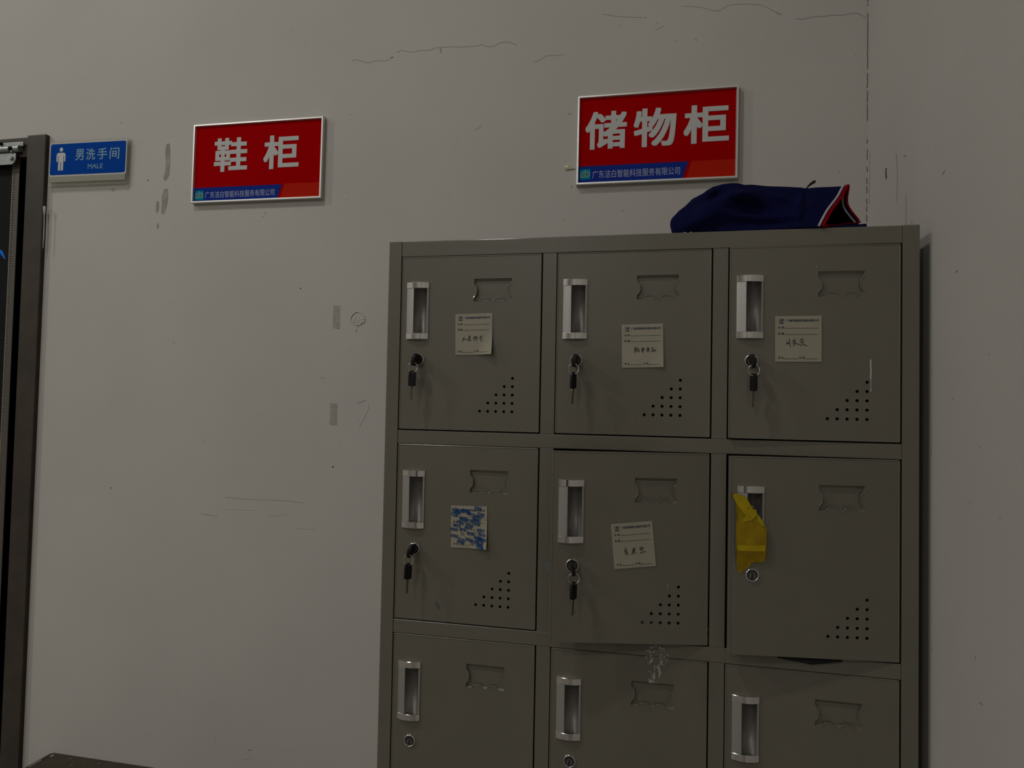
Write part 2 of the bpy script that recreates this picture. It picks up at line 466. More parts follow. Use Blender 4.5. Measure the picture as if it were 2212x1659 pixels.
def framed_sign(name, corners, label, chars, blue, orange, logo, small, v_of):
    TH = 0.013
    w, h, mw = quad_frame([at(u, v, WALL_Y - TH) for u, v in corners])
    mw = Matrix.Translation((0, TH, 0)) @ mw
    root = empty(name); root.matrix_world = mw
    tag(root, label, 'sign', 'red framed signs on the wall')
    X = lambda u: (u - .5) * w
    Z = lambda v: (.5 - v) * h
    fw = 0.0062
    def add(o):
        o.parent = root; return o
    # mitred aluminium frame bars, rounded towards the front
    for k in range(4):
        bm = bmesh.new()
        hw, hh = w / 2, h / 2
        prof = [(0, 0), (0, TH * .75), (fw * .25, TH), (fw * .8, TH), (fw, TH * .62), (fw, 0)]
        cs = [(-hw, -hh), (hw, -hh), (hw, hh), (-hw, hh)]
        a, b = cs[k], cs[(k + 1) % 4]
        rings = []
        for (cx, cz) in (a, b):
            sx = -1 if cx > 0 else 1; sz = -1 if cz > 0 else 1
            rings.append([bm.verts.new((cx + sx * p, -d, cz + sz * p)) for p, d in prof])
        n = len(prof)
        for i in range(n): bm.faces.new((rings[0][i], rings[0][(i + 1) % n], rings[1][(i + 1) % n], rings[1][i]))
        bm.faces.new(rings[0]); bm.faces.new(rings[1][::-1])
        add(bm_obj('frame_bar', bm, M_ALU))
    yb = -TH * .60
    add(box('panel', -w / 2 + fw * .7, w / 2 - fw * .7, yb, -0.001, -h / 2 + fw * .7, h / 2 - fw * .7, M_RED))
    def sheet(nm, poly, y, material):
        me = filled([[(X(u), Z(v)) for u, v in poly]], .0002)
        for q in me.vertices: q.co.y += y
        o = link(nm, me, material); return add(o)
    iu, iv = fw / w, fw / h
    sheet('blue_band', [(iu, blue[2]), (blue[0], blue[2]), (blue[1], 1 - iv), (iu, 1 - iv)], yb - .0002, M_BLUE)
    sheet('orange_band', [(orange[0], orange[2]), (1 - iu, orange[2]), (1 - iu, 1 - iv), (orange[1], 1 - iv)], yb - .0002, M_ORANGE)
    lg = sheet('logo', [(logo[0], logo[2]), (logo[1], logo[2]), (logo[1], logo[3]), (logo[0], logo[3])], yb - .0004, M_TEAL)
    # white glyph of the emblem: two leaning door shapes and a centre post
    L = lambda a: logo[0] + a * (logo[1] - logo[0]); V = lambda a: logo[2] + a * (logo[3] - logo[2])
    bm = bmesh.new()
    sw = .0014
    for st in (((.06, .78), (.14, .30), (.42, .27)), ((.10, .78), (.55, .76)), ((.50, .12), (.50, .78)), ((.58, .27), (.94, .27), (.92, .74), (.60, .76)), ((.44, .14), (.58, .10))):
        add_ribbon(bm, [(X(L(a)), Z(V(b))) for a, b in st], sw, yb - .0008, False)
    add(bm_obj('logo_glyph', bm, M_PALEBLUE))
    bm = bmesh.new()
    for a in (.18, .60):
        add_ribbon(bm, [(X(L(a + .12)), Z(V(.36))), (X(L(a + .12)), Z(V(.70)))], .0045, yb - .0006, False)
    add(bm_obj('logo_door', bm, M_LOGOGREEN))
    for ch, u0, u1, v0, v1 in chars:
        me = text_fit(text_mesh(ch, bold=0.024, res=5), X(u0), Z(v1), X(u1), Z(v0), yb - .0006)
        o = link('character', me, M_WHITE); add(o)
    me = text_fit(text_mesh('广东洁白智能科技服务有限公司', res=4), X(small[0]), Z(small[3]), X(small[1]), Z(small[2]), yb - .0006)
    add(link('company_name', me, M_PALEBLUE))
    return root

framed_sign('shoe_cabinet_sign', [(416.3, 269.5), (698, 249.3), (694, 428), (412.8, 438.5)],
            'red aluminium-framed sign with two white characters, between the blue sign and the locker',
            [('鞋', .166, .428, .190, .615), ('柜', .551, .8195, .195, .612)],
            (.700, .667, .803), (.719, .690, .798), (.026, .093, .839, .956), (.105, .645, .855, .938), None)
framed_sign('storage_cabinet_sign', [(1246.8, 206.8), (1595.5, 182.4), (1596, 384), (1244.2, 399.8)],
            'red aluminium-framed sign with three large white characters above the locker',
            [('储', .054, .319, .186, .607), ('物', .361, .626, .184, .610), ('柜', .670, .944, .185, .603)],
            (.7025, .668, .788), (.7224, .692, .788), (.0256, .092, .822, .936), (.105, .653, .842, .928), None)

# ------------------------------------------------------------------ washroom sign
def washroom_sign():
    s = 1561 / 320.0
    P = lambda x, y: (x / s, 220 + y / s)
    Yf = WALL_Y - 0.010
    w, h, mw = quad_frame([at(*P(x, y), Yf) for x, y in ((520, 420), (1352, 372), (1338, 855), (502, 886))])
    root = empty('washroom_sign'); root.matrix_world = mw
    tag(root, 'blue acrylic washroom sign with a white standing figure, beside the brown door frame', 'sign')
    X = lambda u: (u - .5) * w
    Z = lambda v: (.5 - v) * h
    def sheet(nm, loops, y, th, material):
        me = filled(loops, th)
        for q in me.vertices: q.co.y += y
        o = link(nm, me, material); o.parent = root; return o
    sheet('backing_plate', [rounded(X(0.0) + .003, Z(1.10), X(1.01), Z(.02), .006)], .0075, .003, M_ACRYL)
    sheet('clear_plate', [rounded(X(0), Z(1.0), X(1), Z(0), .006)], 0.0025, .003, M_ACRYL)
    sheet('white_border', [rounded(X(.012), Z(.795), X(.985), Z(.045), .005)], 0.0006, .0004, M_WHITE)
    sheet('lower_strip', [rounded(X(.012), Z(.925), X(.975), Z(.795), .001)], 0.0006, .0004, M_BEIGE)
    sheet('blue_face', [rounded(X(.022), Z(.762), X(.972), Z(.068), .0055)], 0.0001, .0004, M_MBLUE)
    yy = -0.0004
    for ch, u0, u1, v0, v1 in (('男', .345, .450, .205, .455), ('洗', .480, .595, .205, .455), ('手', .622, .745, .205, .455), ('间', .775, .895, .205, .460)):
        o = link('character', text_fit(text_mesh(ch, bold=.013, res=5), X(u0), Z(v1), X(u1), Z(v0), yy), M_MTEXT); o.parent = root
    o = link('lettering', text_fit(text_mesh('MALE', bold=.004, res=5), X(.508), Z(.652), X(.697), Z(.548), yy), M_MTEXT); o.parent = root
    # pictogram
    cx = .160
    ux = lambda a: X(cx + a)
    fig = [circle2(ux(0), Z(.198), .0058, 20)]
    body = [(-.058, .32), (-.048, .278), (-.030, .268), (.030, .268), (.048, .278), (.058, .32), (.058, .46), (.040, .47), (.040, .34), (.033, .34),
            (.033, .65), (.027, .668), (.008, .668), (.004, .65), (.004, .475), (-.004, .475), (-.004, .65), (-.008, .668), (-.027, .668), (-.033, .65), (-.033, .34), (-.040, .34), (-.040, .47), (-.058, .46)]
    fig.append([Vector((ux(a), Z(b))) for a, b in body])
    sheet('figure', fig, yy, .0001, M_WHITE)
    # blob of glue that holds the plate to the wall
    bm = bmesh.new(); bmesh.ops.create_uvsphere(bm, u_segments=14, v_segments=8, radius=.0055)
    for v in bm.verts: v.co = Vector((X(.80) + v.co.x, .0085 + v.co.y * .25, Z(1.10) + v.co.z))
    o = bm_obj('glue_spot', bm, M_ACRYL, None, True); o.parent = root
washroom_sign()

# ------------------------------------------------------------------ locker
LW, LD, LH = 0.9, 0.378, 1.8
CX0 = [0.02498, 0.31657, 0.60817]; CW = 0.26685
RZ = [1.77111, 1.42544, 1.07976, 0.73409, 0.38842]; RH = 0.32108
locker = tag(empty('locker', (0.45, 0.19, 0)), 'tall olive-grey steel locker with three columns of small doors against the corner', 'locker')
LINV = Matrix.Translation(locker.location).inverted()
def lk(o):
    o.parent = locker; o.matrix_parent_inverse = LINV; return o
# shell
bm = bmesh.new()
add_box(bm, 0, .0012, .001, LD, 0.0, LH - .0005); add_box(bm, LW - .0012, LW, .001, LD, 0.0, LH - .0005)
add_box(bm, 0.0005, LW - .0005, .001, LD, LH - .0018, LH - .0003); add_box(bm, 0, LW, LD - .0012, LD, 0, LH - .0005)
lk(bm_obj('shell', bm, M_LOCK))
for i in range(3):
    pass
SF = 0.022
lk(box('stile', 0, CX0[0] - .0004, 0, SF, 0, LH, M_LOCK, None, .0007))
lk(box('stile', CX0[2] + CW + .0002, LW, 0, SF, 0, LH, M_LOCK, None, .0007))
lk(box('top_rail', CX0[0] + .0002, CX0[2] + CW, 0.0004, SF, RZ[0], LH - .0002, M_LOCK, None, .0013))
for r in range(4):
    lk(box('cross_rail', CX0[0] + .0002, CX0[2] + CW, 0.0003, SF, RZ[r + 1], RZ[r] - RH, M_LOCK, None, .0013))
lk(box('kick_plate', CX0[0] + .0002, CX0[2] + CW, 0.0004, SF, 0.0, RZ[4] - RH, M_LOCK, None, .0013))
for r in range(5):
    for cidx in (0, 1):
        x0 = CX0[cidx] + CW
        lk(box('mullion', x0, CX0[cidx + 1], 0.0006, SF, RZ[r] - RH + .0002, RZ[r] - .0002, M_LOCK, None, .0005))
for r in range(4):
    zz = (RZ[r + 1] + RZ[r] - RH) / 2
    lk(box('shelf', .0015, LW - .0015, SF, LD - .002, zz - .001, zz + .001, M_INNER))
for cidx in (0, 1):
    xm = (CX0[cidx] + CW + CX0[cidx + 1]) / 2
    lk(box('partition', xm - .001, xm + .001, SF, LD - .002, .06, LH - .003, M_INNER))

# --- door (opening-local coordinates: x right from the opening's left edge, z down from its top edge)
DX0, DX1, DZ0, DZ1 = 0.0021, 0.2640, -0.3186, -0.0013
HX0, HX1, HZ0, HZ1 = 0.0125, 0.0552, -0.1534, -0.0482
PX0, PX1 = 0.0275, 0.0520      # finger pocket
LKX, LKZ = 0.0372, -0.1908
card = [(.1405, -.0433), (.2105, -.0433), (.2105, -.0520), (.2085, -.0550), (.2050, -.0580), (.2050, -.0710), (.2085, -.0745), (.2105, -.0775), (.2105, -.0850),
        (.2000, -.0850), (.1985, -.0818), (.1955, -.0787), (.1830, -.0787), (.1800, -.0818), (.1788, -.0850),
        (.1722, -.0850), (.1708, -.0818), (.1678, -.0787), (.1553, -.0787), (.1523, -.0818), (.1512, -.0850),
        (.1405, -.0850), (.1405, -.0775), (.1425, -.0745), (.1460, -.0710), (.1460, -.0580), (.1425, -.0550), (.1405, -.0520)]
loops = [rounded(DX0, DZ0, DX1, DZ1, .0008, 2), [Vector(p) for p in card],
         rounded(HX0 + .003, HZ0 + .003, HX1 - .002, HZ1 - .003, .001, 2), circle2(LKX, LKZ, .0088, 24)]
for row in range(5):
    for k in range(row + 1):
        loops.append(circle2(.2152 - .0149 * k, -.2235 - .01492 * row, .0026, 18))
DOOR_ME = filled(loops, .0012)
for v in DOOR_ME.vertices: v.co.y += .0006
bm = bmesh.new(); bm.from_mesh(DOOR_ME)
fl = .017
add_box(bm, DX0, DX0 + .001, .001, fl, DZ0, DZ1); add_box(bm, DX1 - .001, DX1, .001, fl, DZ0, DZ1)
add_box(bm, DX0 + .001, DX1 - .001, .001, fl, DZ1 - .001, DZ1); add_box(bm, DX0 + .001, DX1 - .001, .001, fl, DZ0, DZ0 + .001)
for e0, e1 in (((DX0 + .0008, DZ1 - .0007), (DX1 - .0008, DZ1 - .0007)), ((DX0 + .0007, DZ0 + .001), (DX0 + .0007, DZ1 - .001)), ((DX1 - .0007, DZ0 + .001), (DX1 - .0007, DZ1 - .001))):
    add_cyl(bm, (e0[0], .0008, e0[1]), (e1[0], .0008, e1[1]), .0014, n=16)      # rolled sheet edges
bm.to_mesh(DOOR_ME); bm.free(); DOOR_ME.name = 'door'

# recessed name-card slot
bm = bmesh.new()
ox0, ox1, oz0, oz1 = .1385, .2125, -.0868, -.0415
dp = .0046
O = [bm.verts.new((x, .0011, z)) for x, z in ((.1405, -.0850), (.2105, -.0850), (.2105, -.0433), (.1405, -.0433))]
I = [bm.verts.new((x, dp, z)) for x, z in ((.1422, -.0822), (.2088, -.0822), (.2088, -.0478), (.1422, -.0478))]
for i in range(4): bm.faces.new((O[i], O[(i + 1) % 4], I[(i + 1) % 4], I[i]))
bm.faces.new(I)
for tabp in (card[2:8], card[9:15], card[15:21], card[22:28]):
    add_tube(bm, [(p.x, .0000, p.y) for p in chaikin(tabp, 2, False)], .00085, 8)
CARD_ME = bpy.data.meshes.new('card_slot'); bm.to_mesh(CARD_ME); bm.free(); CARD_ME.materials.append(M_LOCK)
DOOR_ME.materials.append(M_LOCK)

# handle pieces: a bowed bar plate around a deep finger pocket
HB = .0055
def bow(x):
    t = (x - HX0) / (HX1 - HX0) * 2 - 1
    return -(.0016 + HB * (1 - t * t))
def arc_band(x0, x1, z0, z1, n=14, back=0.0, bev=0.0004, lift=0.0):
    bm = bmesh.new(); rows = []
    for i in range(n + 1):
        x = x0 + (x1 - x0) * i / n
        y = bow(x) - lift
        rows.append([bm.verts.new(q) for q in ((x, back, z0), (x, y + bev, z0), (x, y, z0 + bev), (x, y, z1 - bev), (x, y + bev, z1), (x, back, z1))])
    for i in range(n):
        for k in range(6): bm.faces.new((rows[i][k], rows[i][(k + 1) % 6], rows[i + 1][(k + 1) % 6], rows[i + 1][k]))
    bm.faces.new(rows[0]); bm.faces.new(rows[-1][::-1])
    bmesh.ops.recalc_face_normals(bm, faces=bm.faces)
    return bm
def mesh_of(bm, name, material, smooth=False):
    me = bpy.data.meshes.new(name); bmesh.ops.recalc_face_normals(bm, faces=bm.faces); bm.to_mesh(me); bm.free(); me.materials.append(material)
    if smooth:
        for p in me.polygons: p.use_smooth = True
    return me
CAPH = .0112
CAP_T = mesh_of(arc_band(HX0, HX1, HZ1 - CAPH, HZ1, lift=.0006), 'handle_cap', M_CHROME)
CAP_B = mesh_of(arc_band(HX0, HX1, HZ0, HZ0 + CAPH, lift=.0006), 'handle_cap', M_CHROME)
PLATE = mesh_of(arc_band(HX0 + .0003, PX0, HZ0 + CAPH, HZ1 - CAPH, 8), 'handle_plate', M_SATIN)
RIM = mesh_of(arc_band(PX1, HX1 - .0003, HZ0 + CAPH, HZ1 - CAPH, 4), 'handle_rim', M_SATIN)
bm = bmesh.new(); n = 16; A = []; B = []
for i in range(n + 1):
    t = i / n; x = PX0 + (PX1 - PX0) * t
    y = bow(PX0) * (1 - t) + bow(PX1) * t + .001 + .0125 * math.sin(math.pi * min(1, max(0, t))) ** .55
    A.append(bm.verts.new((x, y, HZ0 + CAPH - .004))); B.append(bm.verts.new((x, y, HZ1 - CAPH + .004)))
for i in range(n): bm.faces.new((A[i], A[i + 1], B[i + 1], B[i]))
bm.faces.new(A[::-1]); bm.faces.new(B)
POCKET = mesh_of(bm, 'handle_pocket', M_POCKET)
for p in POCKET.polygons: p.use_smooth = len(p.vertices) == 4
# lock
bm = bmesh.new()
n = 36
prof = [(.0086, 0.002), (.0086, -.0022), (.0094, -.0030), (.0104, -.0026), (.0110, -.0012), (.0111, 0.0)]
rings = []
for i in range(n):
    a = 2 * math.pi * i / n
    rings.append([bm.verts.new((LKX + r * math.cos(a), y, LKZ + r * math.sin(a))) for r, y in prof])
for i in range(n):
    for k in range(len(prof) - 1): bm.faces.new((rings[i][k], rings[i][k + 1], rings[(i + 1) % n][k + 1], rings[(i + 1) % n][k]))
LOCKRING = mesh_of(bm, 'lock_ring', M_CHROME, True)
bm = bmesh.new(); add_cyl(bm, (LKX, .012, LKZ), (LKX, -.0012, LKZ), .0086, n=28); LOCKFACE = mesh_of(bm, 'lock_face', mat('lock_face_dark', (.055, .052, .05), .3, metal=.6))
bm = bmesh.new(); add_cyl(bm, (LKX, .010, LKZ - .0012), (LKX, -.0022, LKZ - .0012), .0055, n=24); LOCKCYL = mesh_of(bm, 'lock_cylinder', mat('lock_cylinder_steel', (.16, .155, .15), .3, metal=.8))
bm = bmesh.new()
add_box(bm, LKX - .0009, LKX + .0009, -.0026, -.001, LKZ - .0055, LKZ + .0028)
add_box(bm, LKX - .0016, LKX + .0006, -.0026, -.001, LKZ - .0058, LKZ - .0025)
KEYHOLE = mesh_of(bm, 'keyhole', M_BLACK)

ANG = {(0, 2): 1.6, (1, 1): 12.0, (1, 2): 7.3}
DM = {}
for r in range(5):
    for c in range(3):
        th = math.radians(ANG.get((r, c), 0.0))
        M = Matrix.Translation((CX0[c] + DX1, 0.0003, RZ[r])) @ Matrix.Rotation(th, 4, 'Z') @ Matrix.Translation((-DX1, 0, 0))
        DM[(r, c)] = M
        d = link('door', DOOR_ME, None); d.parent = locker
        d.matrix_parent_inverse = LINV; d.matrix_basis = M
        for nm, me in (('card_slot', CARD_ME), ('handle_cap', CAP_T), ('handle_cap', CAP_B), ('handle_plate', PLATE), ('handle_rim', RIM),
                       ('handle_pocket', POCKET), ('lock_ring', LOCKRING), ('lock_face', LOCKFACE), ('lock_cylinder', LOCKCYL), ('keyhole', KEYHOLE)):
            o = link(nm, me, None); o.parent = d
        if (r, c) == (1, 1):
            bm = bmesh.new(); add_cyl(bm, (DX0 - .004, .004, LKZ - .004), (DX0 - .004, .0062, LKZ - .004), .0075, n=20)
            o = bm_obj('latch_bolt', bm, mat('latch_zinc', (.16, .18, .19), .4, metal=.5)); o.parent = d
# ------------------------------------------------------------------ keys
def key_set(r, c, twist, head_tilt, label):
    root = empty('key_ring'); root.matrix_world = DM[(r, c)] @ Matrix.Translation((LKX, 0, LKZ))
    tag(root, label, 'keys', 'keys left in the locker locks')
    def add(o): o.parent = root; return o
    # key in the lock: plastic head is a flat plate seen almost edge on
    prof = chaikin([(-.0045, .0085), (-.0062, .0108), (-.0250, .0098), (-.0288, .0060), (-.0292, -.0080), (-.0262, -.0128), (-.0150, -.0122), (-.0052, -.0070)], 2)
    bm = bmesh.new(); th = .0027
    A = [bm.verts.new((-th, p[0], p[1])) for p in prof]; B = [bm.verts.new((th, p[0], p[1])) for p in prof]
    bm.faces.new(A[::-1]); bm.faces.new(B)
    for i in range(len(prof)): bm.faces.new((A[i], A[(i + 1) % len(prof)], B[(i + 1) % len(prof)], B[i]))
    bmesh.ops.bevel(bm, geom=[e for e in bm.edges if len(e.link_faces) == 2 and abs(e.verts[0].co.x - e.verts[1].co.x) < 1e-6 and any(len(f.verts) > 4 for f in e.link_faces)], offset=.0009, segments=2, affect='EDGES')
    h = add(bm_obj('key_head', bm, M_BLACK)); h.matrix_basis = Matrix.Rotation(math.radians(head_tilt), 4, 'Y')
    bm = bmesh.new(); add_cyl(bm, (0, .004, 0), (0, -.006, 0), .0042, .0036, 14)
    b = bm_obj('key_collar', bm, M_BLACK); b.parent = h
    # split ring
    hp = Matrix.Rotation(math.radians(head_tilt), 4, 'Y') @ Vector((0, -.0245, -.0085))
    R = .0090
    cen = hp + Vector((0, 0, -R + .0012))
    bm = bmesh.new()
    add_tube(bm, [cen + Vector((R * math.cos(a), .0015 * math.sin(2 * a), R * math.sin(a))) for a in (2 * math.pi * i / 40 for i in range(40))], .0006, 8, True)
    add(bm_obj('split_ring', bm, M_CHROME, None, True))
    # hanging spare key
    top = cen + Vector((0, 0, -R))
    out = chaikin([(-.0060, -.0228), (-.0068, -.0212), (-.0068, .0000), (-.0042, .0054), (.0042, .0054), (.0068, .0000), (.0068, -.0212), (.0060, -.0228)], 2)
    me = filled([out, circle2(0, .0015, .0017, 12)], .0044)
    o = link('spare_head', me, M_BLACK); add(o)
    o.matrix_basis = Matrix.Translation(top + Vector((0, 0, -.0018))) @ Matrix.Rotation(math.radians(twist), 4, 'Z') @ Matrix.Rotation(math.radians(2), 4, 'Y')
    bl = [(-.0024, -.022), (.0024, -.022), (.0024, -.028), (.0019, -.029)]
    zz = -.029
    for i in range(5):
        bl += [(.0019, zz - .0012), (.0012, zz - .002), (.0019, zz - .0028)]; zz -= .003
    bl += [(.0017, -.0466), (0, -.0495), (-.0018, -.047), (-.0022, -.028)]
    k = link('spare_blade', filled([[Vector(p) for p in bl]], .0016), M_STEEL); k.parent = o
key_set(0, 0, 10, 12, 'two black-headed keys on a ring in the top left locker door, spare hanging flat')
key_set(0, 1, 62, 8, 'two black-headed keys on a ring in the top middle locker door')
key_set(0, 2, -58, -6, 'two black-headed keys on a ring in the top right locker door')
key_set(1, 0, 50, 10, 'two black-headed keys on a ring in the second-row left locker door')
key_set(1, 1, 48, -8, 'two black-headed keys on a ring in the ajar middle locker door')

# ------------------------------------------------------------------ paper notes
def note(r, c, quad, label, crop, strokes, peel=0.0, stamps=(), thin=1.0):
    """quad: TL, TR, BR, BL in door coordinates; crop: TL, TR, BL of the note in tracing units"""
    TL, TR, BR, BL = [Vector(p) for p in quad]
    ux = ((TR - TL) + (BR - BL)) / 2; w = ux.length; tilt = math.atan2(ux.y, ux.x)
    h = ((TL - BL).length + (TR - BR).length) / 2
    cen = (TL + TR + BR + BL) / 4
    root = empty('paper_note'); root.matrix_world = DM[(r, c)] @ Matrix.Translation((cen.x, -.0009, cen.y)) @ Matrix.Rotation(-tilt, 4, 'Y')
    tag(root, label, 'note', 'paper notes stuck on locker doors')
    X = lambda u: (u - .5) * w
    Z = lambda v: (.5 - v) * h
    def bend(x, z):
        u = x / w + .5; v = .5 - z / h
        k = max(0.0, u * .75 + v * .62 - .93) / .44
        return -peel * k * k - .0006 * math.sin(math.pi * v) * (1 if peel else .3)
    def add(o): o.parent = root; return o
    bm = bmesh.new(); N = 14
    g = [[bm.verts.new((X(i / N), bend(X(i / N), Z(j / N)), Z(j / N))) for i in range(N + 1)] for j in range(N + 1)]
    for j in range(N):
        for i in range(N): bm.faces.new((g[j][i], g[j][i + 1], g[j + 1][i + 1], g[j + 1][i]))
    bm.normal_update(); bmesh.ops.solidify(bm, geom=bm.faces[:], thickness=.00025)
    add(bm_obj('sheet', bm, M_PAPER))
    def settle(o, off):
        for v in o.data.vertices: v.co.y = bend(v.co.x, v.co.z) - off + max(-.0003, min(0, v.co.y))
        return add(o)
    OF = .00045
    # printed header
    settle(link('header_print', text_fit(text_mesh('广东健鸿智能科技服务有限公司', res=2, bold=.016), X(.225), Z(.128), X(.935), Z(.072), 0), M_NAVYINK), OF)
    def word(s, u0, u1, v0, v1):
        settle(link('field_print', text_fit(text_mesh(s, res=2, bold=.012), X(u0), Z(v1), X(u1), Z(v0), 0), M_INK), OF)
    word('名 称:', .065, .205, .228, .272); word('数 量:', .065, .205, .362, .406)
    word('签 名', .065, .175, .890, .932); word('日 期', .520, .635, .890, .932)
    for u0, u1, v in ((.215, .925, .268), (.215, .925, .402), (.180, .500, .937), (.640, .915, .937)):
        bm = bmesh.new(); add_ribbon(bm, [(X(u0 + (u1 - u0) * i / 8), Z(v)) for i in range(9)], .00062, 0, False)
        settle(bm_obj('ruled_line', bm, M_LINE), OF)
    # emblem
    bm = bmesh.new(); cx, cz = .135, .090
    add_ribbon(bm, [(X(cx + .058 * math.cos(a)), Z(cz + .032 * math.sin(a))) for a in (2 * math.pi * i / 20 for i in range(21))], .0005, 0, False)
    settle(bm_obj('emblem_oval', bm, M_NAVYINK), OF)
    me = filled([[Vector((X(cx + a), Z(cz + b))) for a, b in ((-.048, .006), (-.012, -.004), (.012, -.022), (.048, -.016), (.030, .012), (.002, .024), (-.016, .018), (.004, .004))]], .0001)
    settle(link('emblem_swoosh', me, M_NAVYINK), OF)
    settle(link('emblem_print', text_fit(text_mesh('健鸿智能', res=1, bold=.02), X(.085), Z(.164), X(.188), Z(.136), 0), M_NAVYINK), OF)
    # handwriting traced stroke by stroke
    cTL, cTR, cBL = [Vector(p) for p in crop]
    ex, ey = cTR - cTL, cBL - cTL
    det = ex.x * ey.y - ex.y * ey.x
    def cv(p):
        d = Vector(p) - cTL
        return (X((d.x * ey.y - d.y * ey.x) / det), Z((ex.x * d.y - ex.y * d.x) / det))
    bm = bmesh.new()
    for st in strokes: add_ribbon(bm, [cv(p) for p in st], .00105 * thin, 0)
    settle(bm_obj('handwriting', bm, M_PEN), OF + .0002)
    if stamps:
        rnd = random.Random(4)
        for ns, (sx, sy, ang) in enumerate(stamps):
            bm = bmesh.new(); a = math.radians(ang)
            def sp(p, q): return cv((sx + p * math.cos(a) - q * math.sin(a), sy + p * math.sin(a) + q * math.cos(a)))
            hw, hh = 122, 46
            add_ribbon(bm, [sp(-hw, -hh), sp(hw, -hh)], .0006, 0, False); add_ribbon(bm, [sp(hw, -hh), sp(hw, hh)], .0006, 0, False)
            add_ribbon(bm, [sp(hw, hh), sp(-hw, hh)], .0006, 0, False); add_ribbon(bm, [sp(-hw, hh), sp(-hw, -hh)], .0006, 0, False)
            for k in range(4):
                x0 = -hw + 18 + k * 55
                for q in range(4):
                    if rnd.random() < .5: add_ribbon(bm, [sp(x0 + rnd.uniform(0, 10), -34 + q * 20), sp(x0 + 38 + rnd.uniform(-8, 6), -34 + q * 20 + rnd.uniform(-6, 6))], .0007, 0, False)
                    else: add_ribbon(bm, [sp(x0 + q * 11, -34), sp(x0 + q * 11 + rnd.uniform(-6, 6), 34)], .0007, 0, False)
            settle(bm_obj('stamp', bm, M_STAMP), OF + .0001 + ns * 1.2e-5)
    return root

HW11 = [[(370, 905), (385, 925)], [(335, 992), (400, 955)], [(398, 945), (370, 1000), (310, 1105)], [(345, 985), (395, 1010), (495, 1025)], [(345, 1000), (382, 985)],
        [(565, 855), (580, 890)], [(555, 925), (620, 885), (600, 930), (555, 950)], [(555, 920), (540, 1000), (515, 1080)], [(560, 990), (625, 975)], [(590, 962), (600, 985)],
        [(570, 1020), (625, 1010), (620, 1070), (590, 1080)], [(590, 1005), (555, 1070)],
        [(725, 950), (730, 1000), (755, 1055)], [(720, 945), (800, 905), (855, 925), (850, 1000), (830, 1040)], [(780, 930), (785, 975), (765, 1000)], [(812, 912), (808, 960), (828, 985)], [(755, 1052), (832, 1035)],
        [(965, 870), (980, 895)], [(948, 945), (938, 975)], [(950, 945), (1042, 880), (1020, 922)], [(970, 962), (1020, 935)], [(960, 1002), (1012, 985)], [(985, 940), (1000, 1045)], [(965, 1072), (1058, 1040)], [(1012, 1000), (1032, 1022)]]
HW12 = [[(520, 890), (535, 980), (525, 1070)], [(520, 895), (575, 870), (552, 925), (582, 950), (545, 985)], [(610, 850), (615, 890)], [(590, 922), (662, 892)], [(632, 900), (618, 960), (570, 1030)], [(612, 950), (682, 942), (675, 1010), (655, 1040), (632, 1012)],
        [(745, 932), (802, 900)], [(770, 885), (786, 1000), (758, 1030)], [(750, 988), (802, 960)], [(812, 875), (822, 900)], [(800, 922), (862, 895), (855, 940), (805, 952)], [(810, 920), (816, 1000), (800, 1062)],
        [(955, 890), (955, 980), (933, 1030)], [(955, 890), (1000, 872), (1010, 960), (1027, 1038)], [(960, 932), (1002, 915)], [(955, 976), (1006, 955)], [(985, 880), (980, 1000)],
        [(1100, 910), (1115, 942)], [(1105, 910), (1172, 880), (1155, 930)], [(1115, 945), (1165, 925)], [(1108, 990), (1125, 1032)], [(1115, 985), (1162, 968), (1155, 1015), (1125, 1028)], [(1185, 970), (1200, 1002)], [(1190, 970), (1237, 948), (1230, 985), (1200, 1002)], [(1235, 1008), (1262, 995)]]
HW13 = [[(460, 870), (476, 902)], [(450, 962), (502, 930), (470, 990), (453, 1005)], [(475, 940), (512, 985)], [(510, 970), (527, 930)], [(540, 820), (555, 950), (582, 1098)],
        [(635, 892), (762, 850)], [(680, 830), (692, 902)], [(727, 832), (715, 890)], [(640, 942), (702, 910)], [(655, 980), (757, 925)], [(690, 890), (720, 962)], [(740, 880), (730, 1042)], [(720, 970), (663, 1068)], [(740, 950), (830, 992), (905, 1005)],
        [(880, 872), (1017, 815)], [(930, 810), (942, 880)], [(987, 778), (975, 860)], [(890, 922), (952, 895)], [(910, 962), (1022, 900)], [(950, 890), (962, 942)], [(1000, 870), (985, 1042)], [(965, 980), (903, 1068)], [(1000, 985), (1060, 1015), (1137, 1048)]]
HW22 = [[(527, 888), (530, 960), (478, 1082)], [(505, 1012), (602, 960)], [(525, 1042), (602, 1015)], [(560, 1000), (575, 1090), (592, 1152)], [(515, 1082), (592, 1060)], [(560, 1090), (508, 1157)], [(585, 1080), (632, 1110)],
        [(768, 952), (882, 900)], [(780, 950), (790, 1000), (733, 1132)], [(800, 962), (847, 950), (820, 1000), (790, 985)], [(745, 1032), (832, 1010)], [(810, 960), (815, 1090), (793, 1127)], [(775, 1060), (728, 1122)], [(830, 1030), (907, 1112)],
        [(1000, 920), (1005, 972)], [(1000, 925), (1037, 905), (1035, 965), (1010, 977)], [(1060, 905), (1107, 900), (1080, 960), (1043, 1002)], [(1060, 920), (1157, 972)], [(1018, 1017), (1092, 985)], [(1060, 990), (1065, 1042)], [(1003, 1108), (1100, 1060), (1202, 1055)]]
